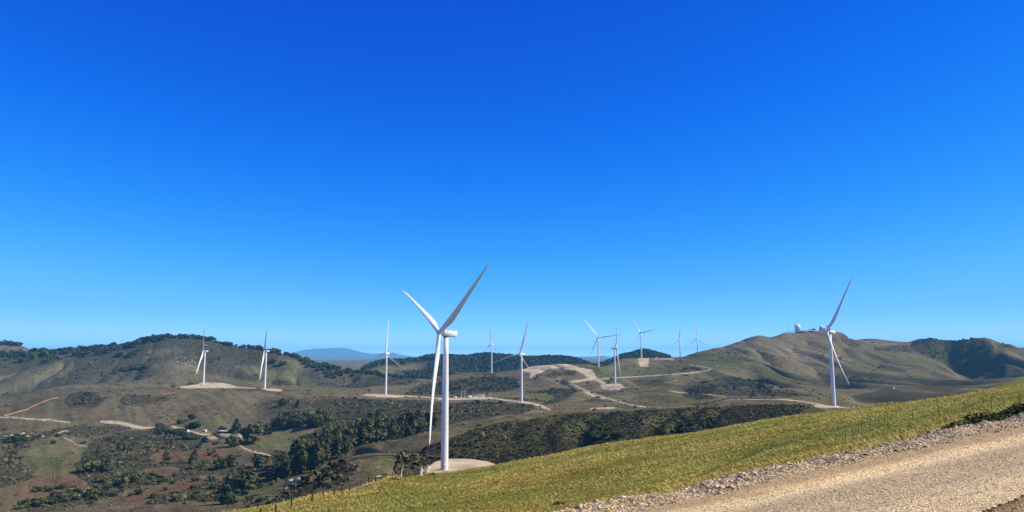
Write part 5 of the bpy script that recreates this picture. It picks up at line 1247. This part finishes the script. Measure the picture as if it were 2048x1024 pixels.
# vehicles
def car(p, rz, paint, label, truck=False, cat='car'):
    t = empty('pickup_truck' if truck else 'parked_car', p, rz); tag(t, label, cat)
    b = MB(); b.box((0, 0, .75), (5.0 if truck else 4.4, 1.85, .7), 0, .97); b.build('body', paint, t)
    MB().box((-.3 if not truck else .5, 0, 1.42), (2.4 if not truck else 2.0, 1.7, .66), 0, .8).build('cabin', paint, t)
    MB().box((-.3 if not truck else .5, 0, 1.44), (2.25 if not truck else 1.86, 1.74, .42), 0, .9).build('window', M_GLASS, t)
    for x in (-1.45, 1.45):
        for y in (-.85, .85): MB().tube([(x, y - .12, .38), (x, y + .12, .38)], .38, 12).build('wheel', M_TYRE, t)
car(hit(1467, 797, 780, 1000), R(8), M_WHITE, 'white pickup truck on the ridge road left of the second largest turbine', True, 'pickup truck')
car(hit(1473.5, 797, 780, 1000), R(8), M_SILVER, 'silver car close behind the white pickup on the ridge road')
car(at(1732, 815, 812), R(5), M_WHITE, 'white pickup truck right of the second largest turbine, behind the grass crest', True, 'pickup truck')
car(at(1716, 812, 812), R(12), M_DARK, 'dark car beside the white pickup right of the second largest turbine')
car(at(575, 665, 962), R(30), M_WHITE, 'white car at the foot of the eucalyptus grove')
car(at(1706, 814, 812), R(30), M_SILVER, 'silver car nearest to the foot of the second largest turbine')
for i, px in enumerate((1216, 1221, 1228, 1236, 1241)):
    p = hit(px, 775.5 if px < 1240 else 773, 1600, 1800); rock(p, 1.6, 'dark earth clod on the small tan pad of the turbine whose nacelle points left', 'clods on the small tan pad', 'earth_clod').data.materials[0] = M_WOOD
p = at(1645, 800, 815)

# radar station on the right hill
def crest_at(px, y0=2450, y1=2700):
    return at(px, crest_y(px, y0, y1), 665)
M_RADOME = flat('radome_shell', (.74, .75, .75), .6, .2, .06, .3); M_RTOWER = flat('radome_base', (.30, .24, .22), .8)
def radome(px, dia, th, label):
    p = crest_at(px); t = empty('radome', p); tag(t, label, 'radome')
    MB().lathe([(dia * .42, -6), (dia * .42, th), (dia * .45, th + .6)], 20).build('base_tower', M_RTOWER if th > 8 else M_WHITE, t)
    r = dia / 2; prof = [(r * math.sin(a), -r * math.cos(a)) for a in np.linspace(R(35), R(178), 18)]
    MB().lathe(prof, 28, (0, 0, th + r * .82)).build('dome', M_RADOME, t, True)
    MB().lathe([(dia * .47, th + .2), (dia * .47, th + 1.0)], 20).build('walkway', M_STEEL, t)
    return t
radome(1595.5, 21, 12, 'largest white radome on a dark round tower, left end of the hilltop station')
radome(1642.5, 11.0, 14, 'small white radome on a tall stand in the hilltop station')
radome(1648.5, 10, 5, 'lowest small white radome, right beside the one on the tall stand')
radome(1658, 15, 9, 'medium white radome at the right end of the station, beside the turbine blade')
def hall(px, L, H, label, mat=M_PALE):
    p = crest_at(px); t = empty('building', p); tag(t, label, 'building')
    MB().box((0, 0, H / 2 - 2), (L, 8, H + 4)).build('wall', mat, t); MB().box((0, 0, H + .2), (L + .8, 8.8, .4)).build('roof', M_CONC, t)
    for k in range(int(L // 5)): MB().box((-L / 2 + 2.5 + 5 * k, -4.05, H * .55), (1.6, .12, 1.3)).build('window', M_GLASS, t)
hall(1604, 9, 10, 'dark low building at the foot of the largest radome', M_BROWNWALL)
hall(1613, 18, 8.5, 'long pale flat roofed building right of the largest radome')
hall(1632, 16, 9, 'pale flat roofed building left of the small radomes')
for px, h in ((1607, 11), (1618, 12), (1623, 13), (1626, 14), (1638, 11)):
    p = crest_at(px); tree('cypress_tree', 'oak', p, h, 'small dark tree among the buildings of the hilltop radar station', 'trees of the hilltop station', 1.0)
for px, hgt, lb in ((1575, 34, 'thin tall lattice mast alone on the hilltop left of the largest radome'), (1617.5, 12, 'short mast among the buildings of the hilltop station')):
    p = crest_at(px); t = empty('radio_mast', p); tag(t, lb, 'mast'); B = MB()
    for k in range(3): a = k * 2.094; B.tube([(.7 * math.cos(a), .7 * math.sin(a), -2), (.25 * math.cos(a), .25 * math.sin(a), hgt)], .24, 4)
    for i in range(int(hgt / 2)):
        z = i * 2.0; r_ = .7 - .45 * z / hgt
        for k in range(3): a = k * 2.094; a2 = a + 2.094; B.tube([(r_ * math.cos(a), r_ * math.sin(a), z), (r_ * math.cos(a2), r_ * math.sin(a2), z + 1.6)], .10, 4)
    B.build('lattice', flat('mast_paint', (.45, .22, .20)), t); MB().tube([(0, 0, hgt - 1), (0, 0, hgt + 4)], .08, 5).build('antenna', M_STEEL, t)
    MB().box((.6, 0, hgt * .45), (.9, .5, 1.4)).build('dish_box', M_WHITE, t)

# ------------------------------------------------------------------ air
hz_top, hz_bot = 520.0, float(GZ.min()) - 5.0
hb_ = MB(); x0, x1, y0, y1 = -90000, 90000, -60, 47000
hb_.add([(x0, y0, hz_bot), (x1, y0, hz_bot), (x1, y1, hz_bot), (x0, y1, hz_bot), (x0, y0, hz_top), (x1, y0, hz_top), (x1, y1, hz_top), (x0, y1, hz_top)], [(3, 2, 1, 0), (4, 5, 6, 7), (0, 1, 5, 4), (1, 2, 6, 5), (2, 3, 7, 6), (3, 0, 4, 7)])
hm = bpy.data.materials.new('haze_air'); hm.use_nodes = True; ht = hm.node_tree; ht.nodes.remove(ht.nodes['Principled BSDF'])
pv = ht.nodes.new('ShaderNodeVolumePrincipled'); pv.inputs['Density'].default_value = 4.0e-5; pv.inputs['Color'].default_value = (.17, .58, 1.0, 1); pv.inputs['Anisotropy'].default_value = 0.0
ht.links.new(pv.outputs[0], ht.nodes['Material Output'].inputs['Volume'])
hz = hb_.build('haze', hm); tag(hz, 'thin blue air between the hills and the far mountains', 'haze', None, 'stuff')
